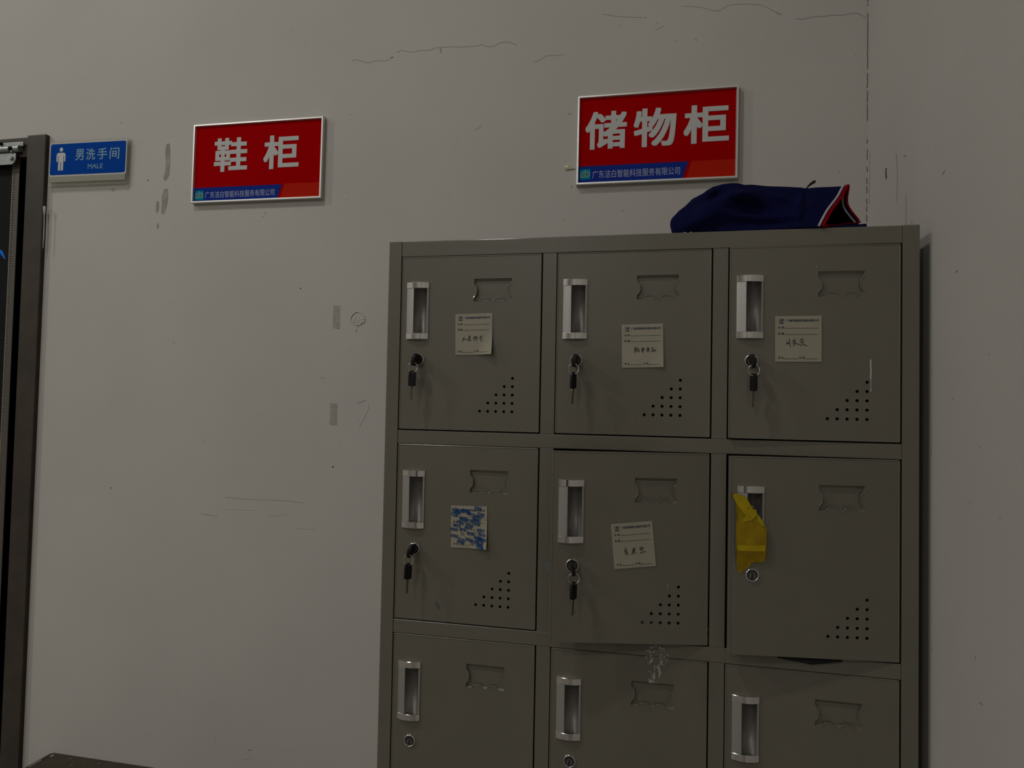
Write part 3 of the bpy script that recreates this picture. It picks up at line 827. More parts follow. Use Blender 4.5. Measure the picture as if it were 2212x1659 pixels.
HW21 = [[(450, 960), (465, 1110)], [(425, 1010), (470, 960)], [(500, 1000), (540, 1040), (490, 1085)], [(555, 1040), (600, 1050)], [(545, 1100), (595, 1120)], [(660, 930), (665, 1060)], [(690, 980), (710, 1110)], [(870, 910), (915, 900), (905, 950)], [(850, 960), (860, 1090)], [(900, 1000), (1020, 1020)], [(225, 150), (238, 130)], [(1235, 565), (1300, 575)]]
ST21 = [(1035, 185, 16), (265, 250, 20), (225, 385, 14), (310, 320, 14), (615, 265, 16), (640, 310, 18), (800, 385, 17), (430, 270, 15), (1130, 390, 17), (1050, 470, 15), (960, 540, 15), (990, 600, 14), (520, 520, 12), (540, 570, 14), (745, 590, 16), (980, 715, 12),
        (440, 660, 24), (310, 755, 10), (740, 750, 20), (705, 835, 8), (214, 886, 8), (510, 895, 12), (1125, 930, 6), (790, 1035, 14), (1160, 1070, 16), (225, 1110, 14), (1010, 1165, 14), (1050, 1210, 14), (1180, 1225, 18), (470, 1240, 18), (430, 1330, 16), (720, 1235, 14), (900, 1310, 8), (1100, 1310, 16), (1090, 1400, 14), (1110, 1490, 16)]
note(0, 0, [(.1067, -.1078), (.1771, -.1061), (.1767, -.1809), (.1083, -.1823)], 'cream paper note with four handwritten characters and a curling corner, on the top left door', [(68, 115), (1405, 75), (68, 1580)], HW11, .010)
note(0, 1, [(.1154, -.1284), (.1858, -.127), (.1867, -.2014), (.1168, -.2032)], 'cream paper note with four handwritten characters lying flat on the top middle door', [(82, 100), (1503, 62), (85, 1575)], HW12, .003)
note(0, 2, [(.0737, -.1166), (.1462, -.1161), (.1457, -.1913), (.0743, -.1917)], 'cream paper note with three handwritten characters on the top right door', [(75, 90), (1605, 68), (78, 1572)], HW13, 0)
note(1, 0, [(.1064, -.1088), (.1747, -.1075), (.1737, -.1828), (.1072, -.1841)], 'paper note covered in blue rubber-stamp prints on the second-row left door', [(108, 80), (1345, 125), (92, 1500)], HW21, .008, ST21)
note(1, 1, [(.1018, -.1208), (.1706, -.1143), (.1762, -.1888), (.1065, -.1960)], 'tilted cream paper note with three handwritten characters on the ajar middle door', [(70, 140), (1450, 78), (145, 1588)], HW22, 0)

# ------------------------------------------------------------------ yellow tape on the ajar right door
def on_door(r, c, u, v, off):
    """door coordinates of the point seen at pixel (u, v) on a plane held off the door front"""
    Mi = DM[(r, c)].inverted()
    o = Mi @ CAM_P
    d = CAM_F + CAM_R * ((u - 1106.0) / FPX) - CAM_U * ((v - 829.5) / FPX)
    d = Mi.to_3x3() @ d
    t = (-off - o.y) / d.y
    return o + d * t
tape = empty('yellow_tape'); tape.matrix_world = DM[(1, 2)]
tag(tape, 'torn strip of yellow tape stuck over the handle of the ajar right door', 'tape')
s6 = 866 / 120.0
def tp(x, y, off): 
    p = on_door(1, 2, 1570 + x / s6, 1040 + y / s6, off); return p
def tape_sheet(nm, pts, off, material, th=.0003, parent=tape):
    # cut finely so the strip can sag over the handle and lie on the door below it
    base = [tp(x, y, off) for x, y in pts]
    bm = bmesh.new()
    vs = [bm.verts.new((p.x, 0, p.z)) for p in base]
    f = bm.faces.new(vs)
    bmesh.ops.triangulate(bm, faces=[f])
    bmesh.ops.subdivide_edges(bm, edges=bm.edges[:], cuts=3, use_grid_fill=True)
    bmesh.ops.triangulate(bm, faces=bm.faces[:])
    for v in bm.verts:
        z = v.co.z
        k = min(1.0, max(0.0, (z - (HZ0 - .022)) / .024))
        v.co.y = -(.0018 + (off - .0018) * k) - .0005 * noise.noise(Vector((v.co.x * 90, v.co.z * 60, off * 400)))
    bm.normal_update(); bmesh.ops.solidify(bm, geom=bm.faces[:], thickness=th)
    o = bm_obj(nm, bm, material); o.parent = parent
    return o
tape_sheet('strip', [(152, 345), (150, 480), (146, 700), (148, 1000), (156, 1200), (172, 1370), (222, 1458), (268, 1412), (325, 1370), (372, 1340), (388, 1310), (420, 1284), (470, 1268), (540, 1280), (608, 1262), (618, 1100), (622, 900), (624, 760), (598, 690), (540, 590), (470, 490), (400, 440), (300, 400)], .0088, M_TAPE)
tape_sheet('overlap_band', [(160, 990), (600, 1000), (600, 1092), (165, 1085)], .0092, M_TAPE2)
tape_sheet('folded_end', [(90, 222), (128, 182), (200, 205), (308, 250), (350, 330), (405, 435), (460, 443), (468, 528), (372, 618), (342, 602), (345, 570), (240, 470), (155, 350)], .0098, M_TAPE2)
tape_sheet('corner_fold', [(470, 495), (545, 600), (590, 690), (560, 705), (490, 620)], .0094, M_TAPE2)
tape_sheet('torn_tip', [(365, 1180), (375, 1335), (268, 1412), (300, 1370), (352, 1325)], .0093, M_TAPE2)
bm = bmesh.new()
for x, y in ((335, 412), (352, 555), (300, 540), (390, 450), (275, 530), (395, 525), (350, 385), (345, 505)):
    p = tp(x, y, .0103)
    rr = .0009 if (x, y) in ((335, 412), (352, 555)) else .0004
    bmesh.ops.create_circle(bm, cap_ends=True, segments=8, radius=rr, matrix=Matrix.Translation((p.x, -.0110, p.z)) @ Matrix.Rotation(math.pi / 2, 4, 'X'))
o = bm_obj('pen_dots', bm, M_INK); o.parent = tape

# black cloth poking out under that door
bm = bmesh.new()
top = [(1676, 1417), (1700, 1419.5), (1730, 1421), (1760, 1422), (1790, 1424.5), (1818, 1427.0)]
bot = [(1680, 1419.5), (1702, 1424), (1730, 1429), (1752, 1434), (1785, 1431.5), (1820, 1428.0)]
rows = []
for k in range(5):
    t = k / 4
    rows.append([bm.verts.new(at(a[0] + (b[0] - a[0]) * t, a[1] - lift_ + (b[1] - a[1] + lift_) * t, -.0015 - (.008 - .0013 * ci) * math.sin(math.pi * t * .8))) for ci, (a, b, lift_) in enumerate(zip(top, bot, (3, 7, 6, 5, 3, 0)))])
for k in range(4):
    for i in range(len(top) - 1): bm.faces.new((rows[k][i], rows[k][i + 1], rows[k + 1][i + 1], rows[k + 1][i]))
bm.normal_update(); bmesh.ops.solidify(bm, geom=bm.faces[:], thickness=.0015)
tag(bm_obj('black_cloth', bm, mat('black_cloth', (.008, .008, .009), .9), None, True), 'edge of black cloth poking out below the ajar right locker door', 'cloth')

# ------------------------------------------------------------------ chipped and splashed paint on the locker
def chip(nm, r, c, pts, w, material=M_CHIP, off=.0004):
    bm = bmesh.new()
    q = [on_door(r, c, u, v, off) for u, v in pts]
    add_ribbon(bm, [(p.x, p.z) for p in q], w, -off, True)
    o = bm_obj(nm, bm, material); o.parent = locker; o.matrix_parent_inverse = LINV; o.matrix_basis = DM[(r, c)]
    return o
chip('paint_streak', 0, 2, [(1881, 776), (1880.5, 790), (1882, 800), (1880.5, 815), (1881.5, 828), (1881, 845)], .0022)
chip('paint_streak', 0, 2, [(1881.5, 818), (1881, 846)], .0042)
chip('paint_streak', 0, 2, [(1763.5, 575), (1763.8, 579)], .0012)
for u, v in ((1819, 555), (1655, 618), (1664, 621), (1782, 824), (1822, 821), (1913, 719), (1914, 768)):
    chip('paint_fleck', 0, 2, [(u, v), (u + .4, v + 1.4)], .0010)
for u, v in ((1323, 752), (1462, 735), (1504, 735), (1381, 907), (1444, 665), (1558, 757)):
    chip('paint_fleck', 0, 1, [(u, v), (u + .2, v + 1.6)], .0009)
for u, v in ((1283, 998), (1494, 1188), (1392, 1376), (1415, 1168)):
    chip('paint_fleck', 1, 1, [(u, v), (u + .2, v + 2)], .0009)
chip('paint_fleck', 1, 1, [(1442.5, 1263), (1442, 1273)], .0009)
for u, v in ((1684, 1142), (1684, 1388), (1913, 1263), (1934, 1052)):
    chip('paint_fleck', 1, 2, [(u, v), (u + .2, v + 1.8)], .0009)
for u, v in ((1690, 1612), (1768, 1465)):
    chip('paint_fleck', 2, 2, [(u, v), (u + .2, v + 1.4)], .0009)
chip('blue_smear', 1, 0, [(940, 1300), (944, 1306), (951, 1315)], .0060, M_BLUESMEAR)
# ragged white splash across the rail and the door below the ajar middle door
rnd = random.Random(11)
def splash(nm, r, c, region, parent_m):
    bm = bmesh.new(); st = .0008
    u0, v0, u1, v1 = region
    P0 = on_door(r, c, u0, v1, .0004); P1 = on_door(r, c, u1, v0, .0004)
    nx, nz = int((P1.x - P0.x) / st), int((P1.z - P0.z) / st)
    for i in range(nx):
        for j in range(nz):
            x, z = P0.x + i * st, P0.z + j * st
            a = (i + .5) / nx; b = 1 - (j + .5) / nz
            yield_keep = mask(a, b, x, z)
            if yield_keep:
                jt = lambda: rnd.uniform(-.0003, .0003)
                vs = [bm.verts.new((x + dx * st + jt(), -.0005, z + dz * st + jt())) for dx, dz in ((0, 0), (1, 0), (1, 1), (0, 1))]
                bm.faces.new(vs)
    o = bm_obj(nm, bm, M_CHIP); o.parent = locker; o.matrix_parent_inverse = LINV; o.matrix_basis = parent_m; o['kind'] = 'stuff'
    return o
def mask(a, b, x, z):
    # door part: wide at the top, narrowing down to the left
    l = .06 + .10 * b; rr = .98 - .50 * b
    if not (l < a < rr): return False
    edge = min(a - l, rr - a) / max(.05, rr - l)
    n = noise.noise(Vector((x * 190, z * 85, 3.0))) + .40 * noise.noise(Vector((x * 430, z * 300, 9.0)))
    core = abs(a - (.80 - .52 * b)) < .13 and b > .12
    return n > (.05 if core else .33) or (edge < .07 and n > .12)
splash('paint_splash', 2, 1, (1394, 1423, 1444, 1474), DM[(2, 1)])
def mask(a, b, x, z):
    d = math.hypot((a - .5) / .52, (b - 1.0) / 1.0)
    if d > 1: return False
    n = noise.noise(Vector((x * 260, z * 300, 5.0))) + .5 * noise.noise(Vector((x * 600, z * 600, 2.0)))
    return n > (.12 if (d > .85 or b > .82) else .38)
splash('paint_splash', 2, 1, (1393, 1396, 1445, 1421), DM[(2, 1)])
# bare spots along the worn top edge
for u, v in ((1256, 513), (1479, 502), (1493, 500.5), (1292, 511)):
    bm = bmesh.new(); p = at(u, v, -.0002); add_box(bm, p.x - .0012, p.x + .0012, -.0006, .002, LH - .0015, LH + .0002)
    lk(bm_obj('paint_fleck', bm, M_CHIP))

# ------------------------------------------------------------------ navy garment on top of the locker
def garment():
    root = empty('blue_garment', (0.66, .09, LH))
    tag(root, 'crumpled navy blue cloth garment with red and white piping on top of the locker', 'clothing')
    inv = Matrix.Translation(root.location).inverted()
    def add(o): o.parent = root; o.matrix_parent_inverse = inv; return o
    sil = [(1448, 490), (1450, 482), (1455, 474.6), (1464, 461.6), (1480, 447.7), (1494.7, 431.8), (1518.6, 419.8), (1525.6, 413.9), (1539.5, 405.9), (1559.4, 400), (1579, 397), (1594, 397), (1608, 401), (1624, 400.4), (1659, 403), (1690, 404), (1729.7, 406), (1742, 407.7), (1761.5, 406), (1799, 404), (1831, 401.6)]
    YRG = 0.070
    S = [at(u, v, YRG) for u, v in sil]
    NS = 130
    # resample the ridge by arc length
    L = [0]
    for a, b in zip(S, S[1:]): L.append(L[-1] + (b - a).length)
    def ridge(t):
        d = t * L[-1]
        for i in range(len(S) - 1):
            if d <= L[i + 1] or i == len(S) - 2:
                k = (d - L[i]) / max(1e-9, L[i + 1] - L[i]); return S[i].lerp(S[i + 1], min(1, k))
    foot_end_f = at(1776, 494, -.003); foot_end_f.z = LH + .001
    foot_start = at(1452, 500, .012)
    back_end = at(1859, 480.5, .060)
    NC = 40
    FOLDS = []
    for (u, v, ru, rv, deg, amp) in ((1522, 468, 48, 26, 30, .016), (1546, 414, 22, 10, 25, -.014), (1598, 416, 34, 13, 5, .016), (1640, 447, 46, 16, -8, -.018),
                                     (1655, 486, 70, 14, 3, -.014), (1690, 420, 40, 6, -22, .007), (1660, 468, 60, 6, -4, .007), (1728, 450, 8, 50, -12, .006), (1572, 440, 26, 5, -28, .008), (1760, 440, 20, 40, -15, .004)):
        c_ = at(u, v, .015); FOLDS.append((c_.x, c_.z, ru / 1220.0, rv / 1220.0, math.radians(deg), amp))
    bm = bmesh.new(); rings = []
    for i in range(NS + 1):
        t = i / NS
        r = ridge(t)
        # front foot slides from the tip to the near corner of the opening
        fx = foot_start.x + (foot_end_f.x - foot_start.x) * min(1, t * 1.0)
        fy = .012 * (1 - t) - .003 * t
        bx = r.x + (back_end.x - r.x) * t ** 6 + .01 * (1 - t)
        by = .150 + .03 * math.sin(math.pi * t) - (.150 - .066) * t ** 6
        bz = LH + .001 + (back_end.z - LH) * t ** 6
        f = Vector((fx, fy, LH + .0012)); b = Vector((bx, by, bz))
        H = r.z - LH
        ctrl = [f, f.lerp(r, .30) + Vector((0, -.012 * (1 - t * .9), 0.004)), f.lerp(r, .68) + Vector((0, -.016 * (1 - t * .85), .012 * (1 - t))), r, r.lerp(b, .40) + Vector((.004 * (1 - t), .016 * (1 - t * .8), .014 * (1 - t))), b]
        if t > .80:
            k = (t - .8) / .2
            ctrl[4] = ctrl[4].lerp(r.lerp(b, .45) + Vector((-.010, 0, -.004)), k)
        ring = []
        # Catmull-Rom through the controls
        for j in range(NC + 1):
            s = j / NC * (len(ctrl) - 1); k = min(int(s), len(ctrl) - 2); q = s - k
            p0 = ctrl[max(0, k - 1)]; p1 = ctrl[k]; p2 = ctrl[k + 1]; p3 = ctrl[min(len(ctrl) - 1, k + 2)]
            p = .5 * ((2 * p1) + (p2 - p0) * q + (2 * p0 - 5 * p1 + 4 * p2 - p3) * q * q + (3 * p1 - p0 - 3 * p2 + p3) * q ** 3)
            # creases
            fr = max(0.0, 1 - abs(j / NC - .33) / .33)
            env = 1.25 * min(1, fr * 2.6) * min(1, t * 9) * min(1, (1 - t) * 7)
            d = .0025 * noise.noise(Vector((p.x * 26, (p.z - LH) * 40, .3)))
            for (gx, gz, sx, sz, tl, amp) in FOLDS:
                ca, sa = math.cos(tl), math.sin(tl)
                qx, qz = p.x - gx, p.z - gz
                e = ((qx * ca + qz * sa) / sx) ** 2 + ((-qx * sa + qz * ca) / sz) ** 2
                if e < 9: d += amp * math.exp(-e)
            p = p + Vector((0, -d * env, 0))
            p.z = max(p.z, LH + .0008)
            ring.append(bm.verts.new(p))
        rings.append(ring)
    for i in range(NS):
        for j in range(NC): bm.faces.new((rings[i][j], rings[i][j + 1], rings[i + 1][j + 1], rings[i + 1][j]))
    # bottom layer closes the tube
    for i in range(NS): bm.faces.new((rings[i][0], rings[i + 1][0], rings[i + 1][NC], rings[i][NC]))
    bm.faces.new(rings[0])
    hem = [v.co.copy() for v in rings[-1]]
    shell = bm_obj('cloth', bm, M_NAVY, None, True)
    add(shell)
    md = shell.modifiers.new('thickness', 'SOLIDIFY'); md.thickness = .0018; md.offset = -1
    # stitched seam near the opening
    bm = bmesh.new(); k = int(NS * .80)
    rv = [shell.data.vertices[k * (NC + 1) + j].co + Vector((0, -.0006, .0004)) for j in range(2, NC // 2 + 4)]
    add_tube(bm, rv, .0006, 6); add(bm_obj('seam', bm, M_NAVY, None, True))
    ax = Vector((1, 0, 0))
    fr = hem
    closed = fr + [fr[-1].lerp(fr[0], q) for q in (.2, .4, .6, .8)]
    bm = bmesh.new(); K6 = NC * 3 // 5 + 1; add_tube(bm, [p + ax * .0012 + Vector((0, -.0006, .0004)) for p in closed], lambda t: (.0026 if t < .54 else (.0019 if t < .88 else .0009)), 8, True); add(bm_obj('red_piping', bm, M_PRED, None, True))
    bm = bmesh.new(); add_tube(bm, [p - ax * .0052 + Vector((0, -.0010, .0010)) for p in fr[:NC * 3 // 5 + 1]], .0021, 8); add(bm_obj('white_piping', bm, M_PWHITE, None, True))
    bm = bmesh.new()
    inner = [p - ax * .0065 + Vector((0, -.0030, -.0020)) for p in fr[NC * 3 // 5:]]
    add_tube(bm, inner, .0017, 8); add(bm_obj('white_piping', bm, M_PWHITE, None, True))
    # lower fold reaching to the corner
    bm = bmesh.new()
    a = at(1780, 494, .004); e = at(1873, 488, .03)
    pts = []
    for i in range(12):
        t = i / 11; x = a.x + (e.x - a.x) * t
        pts.append((x, .006 + .026 * t, LH + .0006, LH + .0040 + .0085 * t))
    rw = []
    for x, y, z0, z1 in pts:
        rw.append([bm.verts.new(q) for q in ((x, y, z0), (x, y - .002, (z0 + z1) / 2), (x, y + .002, z1), (x, y + .06, z1), (x, y + .06, z0))])
    for i in range(11):
        for j in range(5): bm.faces.new((rw[i][j], rw[i][(j + 1) % 5], rw[i + 1][(j + 1) % 5], rw[i + 1][j]))
    bm.faces.new(rw[0]); bm.faces.new(rw[-1][::-1])
    add(bm_obj('lower_fold', bm, M_NAVY, None, True))
    # loose drawstring end
    bm = bmesh.new()
    rb = [at(u, v, YRG) for u, v in ((1742, 408), (1745, 403), (1752, 397), (1760, 392), (1761.5, 390.5))]
    ws = (.0012, .0015, .0024, .0026, .0012)
    l = [bm.verts.new(p + Vector((-.5 * w_, 0, .8 * w_))) for p, w_ in zip(rb, ws)]; r_ = [bm.verts.new(p - Vector((-.5 * w_, 0, .8 * w_))) for p, w_ in zip(rb, ws)]
    for i in range(4): bm.faces.new((l[i], r_[i], r_[i + 1], l[i + 1]))
    bm.normal_update(); bmesh.ops.solidify(bm, geom=bm.faces[:], thickness=.0012)
    add(bm_obj('drawstring', bm, M_BLACK))
garment()

# ------------------------------------------------------------------ low shoe cabinet at the bottom left
sc = empty('shoe_cabinet', (-.69, .2, 0))
tag(sc, 'low dark olive metal shoe cabinet with a scuffed top below the blue and red signs', 'cabinet')
SINV = Matrix.Translation(sc.location).inverted()
def sca(o): o.parent = sc; o.matrix_parent_inverse = SINV; return o
STZ = .5436
M_SHOE = mat('shoe_cabinet_paint', (0.046, 0.039, 0.026), .6, spec=.2, vary=.12, vscale=30, bump=.15, bscale=500)
sca(box('body', -1.090, -.290, .052, .384, .02, STZ - .012, M_SHOE, None, .002))
me = filled([rounded(-1.0925, .040, -.2875, .3865, .010, 5)], .012)
bm = bmesh.new(); bm.from_mesh(me); bpy.data.meshes.remove(me)
for v in bm.verts: v.co = Vector((v.co.x, v.co.z, STZ - .006 + v.co.y))
sca(bm_obj('top_panel', bm, M_SHOE))
bm = bmesh.new(); add_box(bm, -1.0905, -1.0815, .045, .380, STZ - .001, STZ + .0012, .0008); sca(bm_obj('top_rim', bm, M_SHOE))
for k in range(2):
    x0 = -1.085 + k * .398
    d = box('door', x0, x0 + .394, .034, .052, .05, STZ - .03, M_SHOE, None, .002); sca(d)
    hd = box('knob', x0 + (.36 if k == 0 else .02), x0 + (.374 if k == 0 else .034), .022, .034, .28, .32, M_CHROME, None, .002); hd.parent = d
for (x, y, l, w_) in ((-1.078, .372, .010, .004), (-1.084, .330, .030, .0022), (-1.083, .315, .016, .002), (-1.02, .372, .002, .002), (-.93, .370, .0025, .002), (-.99, .345, .002, .002), (-1.0, .36, .0015, .0015), (-.96, .352, .0015, .0015)):
    bm = bmesh.new(); add_box(bm, x - w_ / 2, x + w_ / 2, y - l / 2, y + l / 2, STZ, STZ + (.0016 if x < -1.08 else .0004)); sca(bm_obj('scuff', bm, M_CHIP))

# ------------------------------------------------------------------ marks on the walls
def wchild(o): 
    o.parent = wall_back; return o
def crack(pts, w, material=M_CRACKL, nm='crack'):
    bm = bmesh.new(); q = [at(u, v, WALL_Y) for u, v in pts]
    add_ribbon(bm, [(p.x, p.z) for p in q], w, WALL_Y - .0003, True)
    return wchild(bm_obj(nm, bm, material))
def cr(x0, y0, s, pts): return [(x0 + a / s, y0 + b / s) for a, b in pts]
k = 2212 / 600
crack(cr(700, 0, k, [(225, 485), (250, 472), (300, 490), (365, 502), (405, 480), (480, 488), (520, 475), (552, 455)]), .0011)
crack(cr(700, 0, k, [(530, 458), (552, 454)]), .0022, M_CRACK)
crack(cr(700, 0, k, [(575, 420), (610, 402), (650, 405), (690, 418), (745, 408), (780, 398), (840, 405), (890, 378), (960, 378), (1020, 371), (1080, 377), (1170, 368), (1215, 370), (1260, 352), (1300, 372), (1355, 368), (1400, 340), (1450, 332), (1490, 340), (1535, 362)]), .0011)
crack(cr(700, 0, k, [(1672, 492), (1730, 475), (1770, 440), (1860, 443), (1912, 432)]), .0010)
crack(cr(1300, 0, k, [(0, 112), (60, 120), (120, 132), (260, 138), (330, 140)]), .0009)
crack(cr(1300, 0, k, [(650, 50), (750, 52), (820, 65), (910, 92), (960, 75), (1000, 40), (1120, 32), (1250, 35), (1310, 55), (1400, 108), (1430, 114)]), .0009)
crack(cr(1300, 0, k, [(1390, 100), (1430, 114)]), .0016, M_CRACKL)
crack(cr(1300, 0, k, [(1540, 148), (1610, 155), (1660, 140), (1710, 128), (1760, 134), (1840, 118), (1900, 122), (1960, 115), (2005, 102), (2060, 112), (2110, 150)]), .0013, M_CRACKL)
crack(cr(1300, 0, k, [(430, 238), (490, 208)]), .0012); crack(cr(1300, 0, k, [(735, 308), (752, 312), (760, 326)]), .0012, M_SMUDGE)
crack(cr(1300, 0, k, [(582, 328), (606, 328)]), .0012, M_SMUDGE); crack(cr(1300, 0, k, [(340, 150), (354, 132)]), .0012, M_SMUDGE)
crack(cr(700, 0, k, [(927, 380), (926, 398), (934, 422)]), .0030, M_SMUDGE)
crack(cr(700, 0, k, [(1200, 1035), (1250, 1008), (1243, 992)]), .0009); crack(cr(700, 0, k, [(1318, 1015), (1325, 1022)]), .0018); crack(cr(700, 0, k, [(1062, 1082), (1063, 1103)]), .0010)
k = 863 / 260
def patchcrack(pts, w, material=M_CRACKL): return crack(cr(600, 560, k, pts), w, material)
patchcrack([(565, 1035), (600, 1022), (637, 1010)], .0014, M_SMUDGE); patchcrack([(650, 1040), (652, 1070), (640, 1100), (610, 1160), (582, 1210)], .0008)
patchcrack([(580, 1135), (570, 1165)], .0008); patchcrack([(300, 853), (345, 852)], .0012); patchcrack([(435, 1322), (447, 1317)], .0014, M_SMUDGE); patchcrack([(422, 495), (440, 499)], .0016, M_SMUDGE)
k = 1863 / 740
for pts, w in (([(970, 188), (1000, 188), (1080, 197), (1310, 205), (1400, 218)], .0009), ([(840, 276), (880, 282), (930, 290)], .0011), ([(1090, 480), (1108, 482)], .0010), ([(960, 255), (1140, 258)], .0006), ([(1360, 358), (1470, 362)], .0007), ([(1210, 290), (1310, 282)], .0007)):
    crack(cr(100, 1000, k, pts), w)
crack(cr(100, 1000, k, [(560, 1470), (556, 1500)]), .0035, M_PATCH, 'smudge'); crack(cr(100, 1000, k, [(926, 1468), (915, 1525)]), .0026, M_PATCH, 'smudge')
crack(cr(100, 1000, k, [(1095, 1563), (1115, 1562)]), .0018, M_CRACK); crack(cr(100, 1000, k, [(1072, 1613), (1118, 1615)]), .0010, M_SMUDGE)
# plaster ring and putty lump left of the locker
k = 863 / 260
c0 = (572, 425)
bm = bmesh.new()
ringp = [at(*cr(600, 560, k, [(c0[0] + 50 * math.cos(a) * (1 + .08 * math.sin(3 * a)), c0[1] + 46 * math.sin(a) * (1 + .06 * math.cos(4 * a)))])[0], WALL_Y - .0004) for a in (2 * math.pi * i / 36 for i in range(36))]
add_tube(bm, ringp, .0013, 8, True); wchild(bm_obj('plaster_ring', bm, M_PUTTY, None, True))
bm = bmesh.new()
for _ in range(26):
    rn = random.Random(_); a = rn.uniform(0, 6.28); rr = 38 * math.sqrt(rn.random())
    p = at(*cr(600, 560, k, [(c0[0] + rr * math.cos(a), c0[1] + 12 + .5 * rr * math.sin(a))])[0], WALL_Y)
    bmesh.ops.create_uvsphere(bm, u_segments=8, v_segments=5, radius=rn.uniform(.0012, .003), matrix=Matrix.Translation(p) @ Matrix.Scale(.35, 4, (0, 1, 0)))
wchild(bm_obj('plaster_lumps', bm, M_PUTTY, None, True))
patchcrack([(575, 475), (565, 515)], .0012); 
# specks
SPECKS = [(628, 65, 1.3), (660, 100, 1.2), (758, 247, 1.6), (727, 262, 1.0), (320, 389.5, 2.6), (639, 453, 1.2), (749, 431, 1.3), (726, 417, 1.0), (649, 623, 2.4), (760, 757, 1.1), (719, 1008.5, 3.0), (262, 265, 1.8),
          (626, 986, 1.2), (969, 418.5, 1.2), (1234.5, 404, 1.8), (1700, 430, .9), (1812, 371, 2.0), (1345, 455, 2.2), (1219, 475, 2.0), (1420, 35, 1.0), (1502, 14, 1.0), (1419, 50, 1.6), (1338, 56, 1.6), (1820, 145, 1.6), (1848, 119, 1.0), (77, 121, 1.2),
          (557, 897, 1.2), (578, 908, .9), (604, 897, 1.2), (442, 952, 1.4), (453, 1020, .9), (376, 740, 2.2), (240, 1054, 2.4), (382, 1498, 1.6), (457, 1521, 1.2), (1255, 103, 1.0), (1258, 135, 1.0), (851, 317, 1.0), (605, 1012, 1.2), (765, 1130, 1.0), (379, 486, 1.0), (324, 495, 1.2), (390, 328, 1.6), (404, 321, 1.4), (404, 418, 1.4),
          (573, 460, 2.6), (567, 468, 2.4), (558, 478, 1.6), (769, 716, 3.2)]
for u, v, s in SPECKS:
    p = at(u, v, WALL_Y); rn = random.Random(int(u * 7 + v)); r0 = s * .00068
    lp = [Vector((p.x + r0 * (.75 + .35 * rn.random()) * math.cos(a), p.z + 1.25 * r0 * (.75 + .35 * rn.random()) * math.sin(a))) for a in (2 * math.pi * i / 9 for i in range(9))]
    me = filled([lp], .0004)
    for q in me.vertices: q.co.y += WALL_Y - .0002
    wchild(link('speck', me, M_SPECK if s in (2.6, 2.4, 3.0, 1.8, 1.3) and (u, v) not in ((573, 460), (567, 468)) else M_SMUDGE))
# stains and tape residue
def stain(px, material, nm='stain'):
    lp = [(lambda p: Vector((p.x, p.z)))(at(u, v, WALL_Y)) for u, v in px]
    if nm == 'stain': lp = chaikin(lp, 2)
    me = filled([lp], .0002)
    for q in me.vertices: q.co.y += WALL_Y - .0002
    return wchild(link(nm, me, material))
k = 1185 / 200
stain(cr(280, 280, k, [(470, 180), (520, 175), (525, 300), (520, 480), (505, 600), (470, 660), (425, 640), (455, 540), (465, 400), (455, 280)]), M_STAIN)
stain(cr(280, 280, k, [(440, 760), (490, 750), (498, 850), (480, 980), (450, 1080), (405, 1090), (410, 960), (415, 840)]), M_STAIN)
stain(cr(280, 280, k, [(345, 910), (385, 920), (370, 1060), (335, 1070), (335, 980)]), M_STAIN); stain(cr(280, 280, k, [(350, 1190), (375, 1200), (375, 1270), (345, 1280)]), M_STAIN)
k = 863 / 260
stain(cr(600, 560, k, [(400, 332), (449, 332), (447, 500), (394, 496)]), M_PATCH, 'tape_residue'); stain(cr(600, 560, k, [(376, 1034), (430, 1034), (426, 1192), (372, 1190)]), M_PATCH, 'tape_residue')
# glue drips beside the storage sign
for u, v, r0 in ((1226.5, 362.5, .0085), (1229, 245, .0032)):
    bm = bmesh.new(); p = at(u, v, WALL_Y)
    bmesh.ops.create_uvsphere(bm, u_segments=16, v_segments=10, radius=r0, matrix=Matrix.Translation(p) @ Matrix.Scale(.45, 4, (0, 1, 0)) @ Matrix.Scale(.8, 4, (0, 0, 1)))
    wchild(bm_obj('glue_drip', bm, M_GLUE, None, True))
bm = bmesh.new(); a = at(1230, 363.5, WALL_Y - .001); b = at(1242, 365, WALL_Y - .001); add_tube(bm, [a, a.lerp(b, .5), b], lambda t: .0028 * (1 - .6 * t), 8); wchild(bm_obj('glue_drip', bm, M_GLUE, None, True))
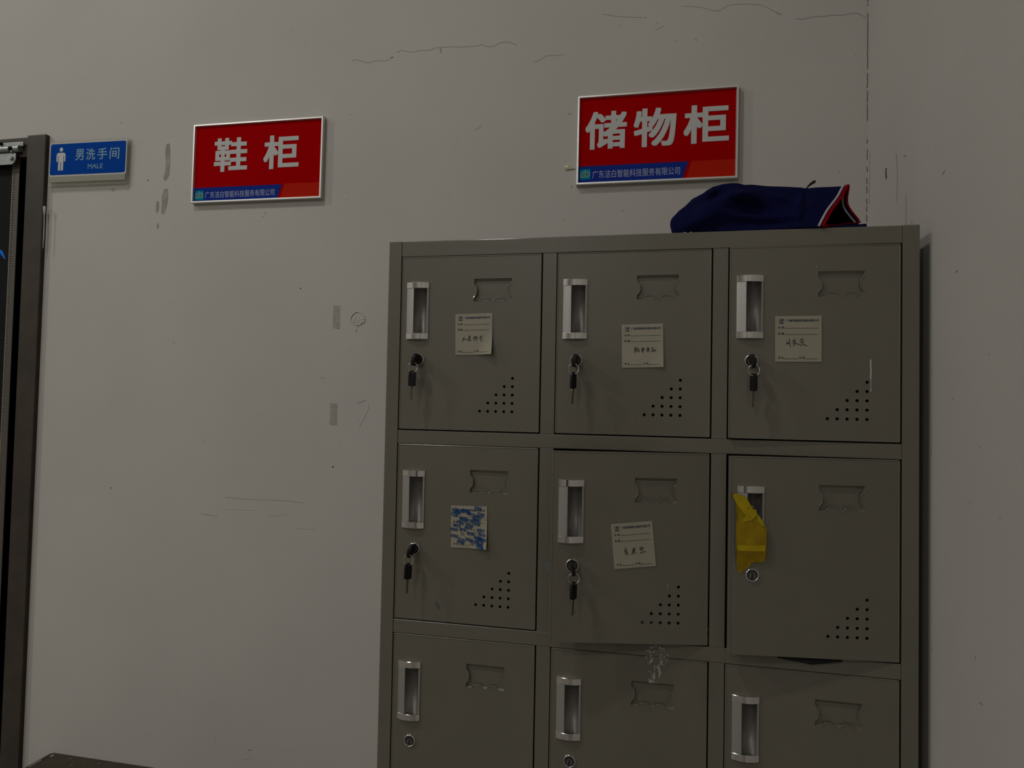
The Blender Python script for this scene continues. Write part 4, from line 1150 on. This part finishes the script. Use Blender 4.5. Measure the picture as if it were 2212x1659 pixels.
# open crack down the corner of the two walls
rn = random.Random(3)
segsC = [(0, 4), (8, 12), (28, 40), (42, 80), (80, 112), (112, 150), (158, 190), (196, 222), (225, 262), (300, 310), (322, 345), (360, 372), (384, 398), (402, 418), (428, 442), (446, 458), (464, 480)]
for v0, v1 in segsC:
    bm = bmesh.new(); n = max(2, int((v1 - v0) / 5)); pts = []
    for i in range(n + 1):
        v = v0 + (v1 - v0) * i / n
        z = at(1875, v, WALL_Y).z
        pts.append((WALL_X - .0010 + rn.uniform(-.0010, .0004), z))
    add_ribbon(bm, pts, .0016, WALL_Y - .0003, True); wchild(bm_obj('crack', bm, M_CRACK))
# right wall marks
def rmark(pts, w, material, nm='scratch'):
    bm = bmesh.new(); q = [atx(u, v, WALL_X) for u, v in pts]
    p2 = [Vector((p.y, p.z)) for p in q]; L_, R_ = [], []
    for i in range(len(p2)):
        t = (p2[min(i + 1, len(p2) - 1)] - p2[max(i - 1, 0)]).normalized(); n_ = Vector((-t.y, t.x)) * w / 2
        L_.append(bm.verts.new((WALL_X - .0003, p2[i].x + n_.x, p2[i].y + n_.y))); R_.append(bm.verts.new((WALL_X - .0003, p2[i].x - n_.x, p2[i].y - n_.y)))
    for i in range(len(p2) - 1): bm.faces.new((L_[i], R_[i], R_[i + 1], L_[i + 1]))
    o = bm_obj(nm, bm, material); o.parent = wall_right; return o
rmark([(1914.5, 363), (1913.5, 372), (1914.5, 386)], .010, M_SMUDGE); rmark([(1914.6, 363), (1914, 374), (1915.4, 386)], .004, M_CRACK)
rmark([(1936, 333), (1938.5, 375), (1937.5, 435)], .0028, M_CRACKL); rmark([(1957, 420), (1957.5, 485)], .0026, M_CRACKL)
rmark([(2041, 367), (2038, 374), (2035, 377)], .0018, M_SMUDGE); rmark([(2069, 584), (2065, 588)], .0026, M_SMUDGE); rmark([(1953, 336), (1957, 338)], .003, M_SMUDGE)
rmark([(1879, 330), (1878.5, 400), (1878, 440)], .0030, M_CRACKL)
rmark([(2106, 1417), (2108, 1423)], .002, M_SMUDGE); rmark([(2116, 1517), (2122, 1522)], .002, M_SMUDGE)
rmark([(2014, 1405), (2013.5, 1400)], .002, M_SMUDGE)
for v in (803, 871, 888, 903, 930, 940, 953, 964, 970, 976, 985, 1003):
    rmark([(2012.5 + rn.uniform(-.6, 1), v), (2012.5 + rn.uniform(-.6, 1), v + rn.uniform(1.5, 5))], .0016, M_SMUDGE, 'speck')
for u, v in ((2058, 860), (2095, 1085), (2115, 965), (2136, 765), (2160, 1120), (2021, 322)):
    rmark([(u, v), (u + 1, v + 2)], .0018, M_SMUDGE, 'speck')
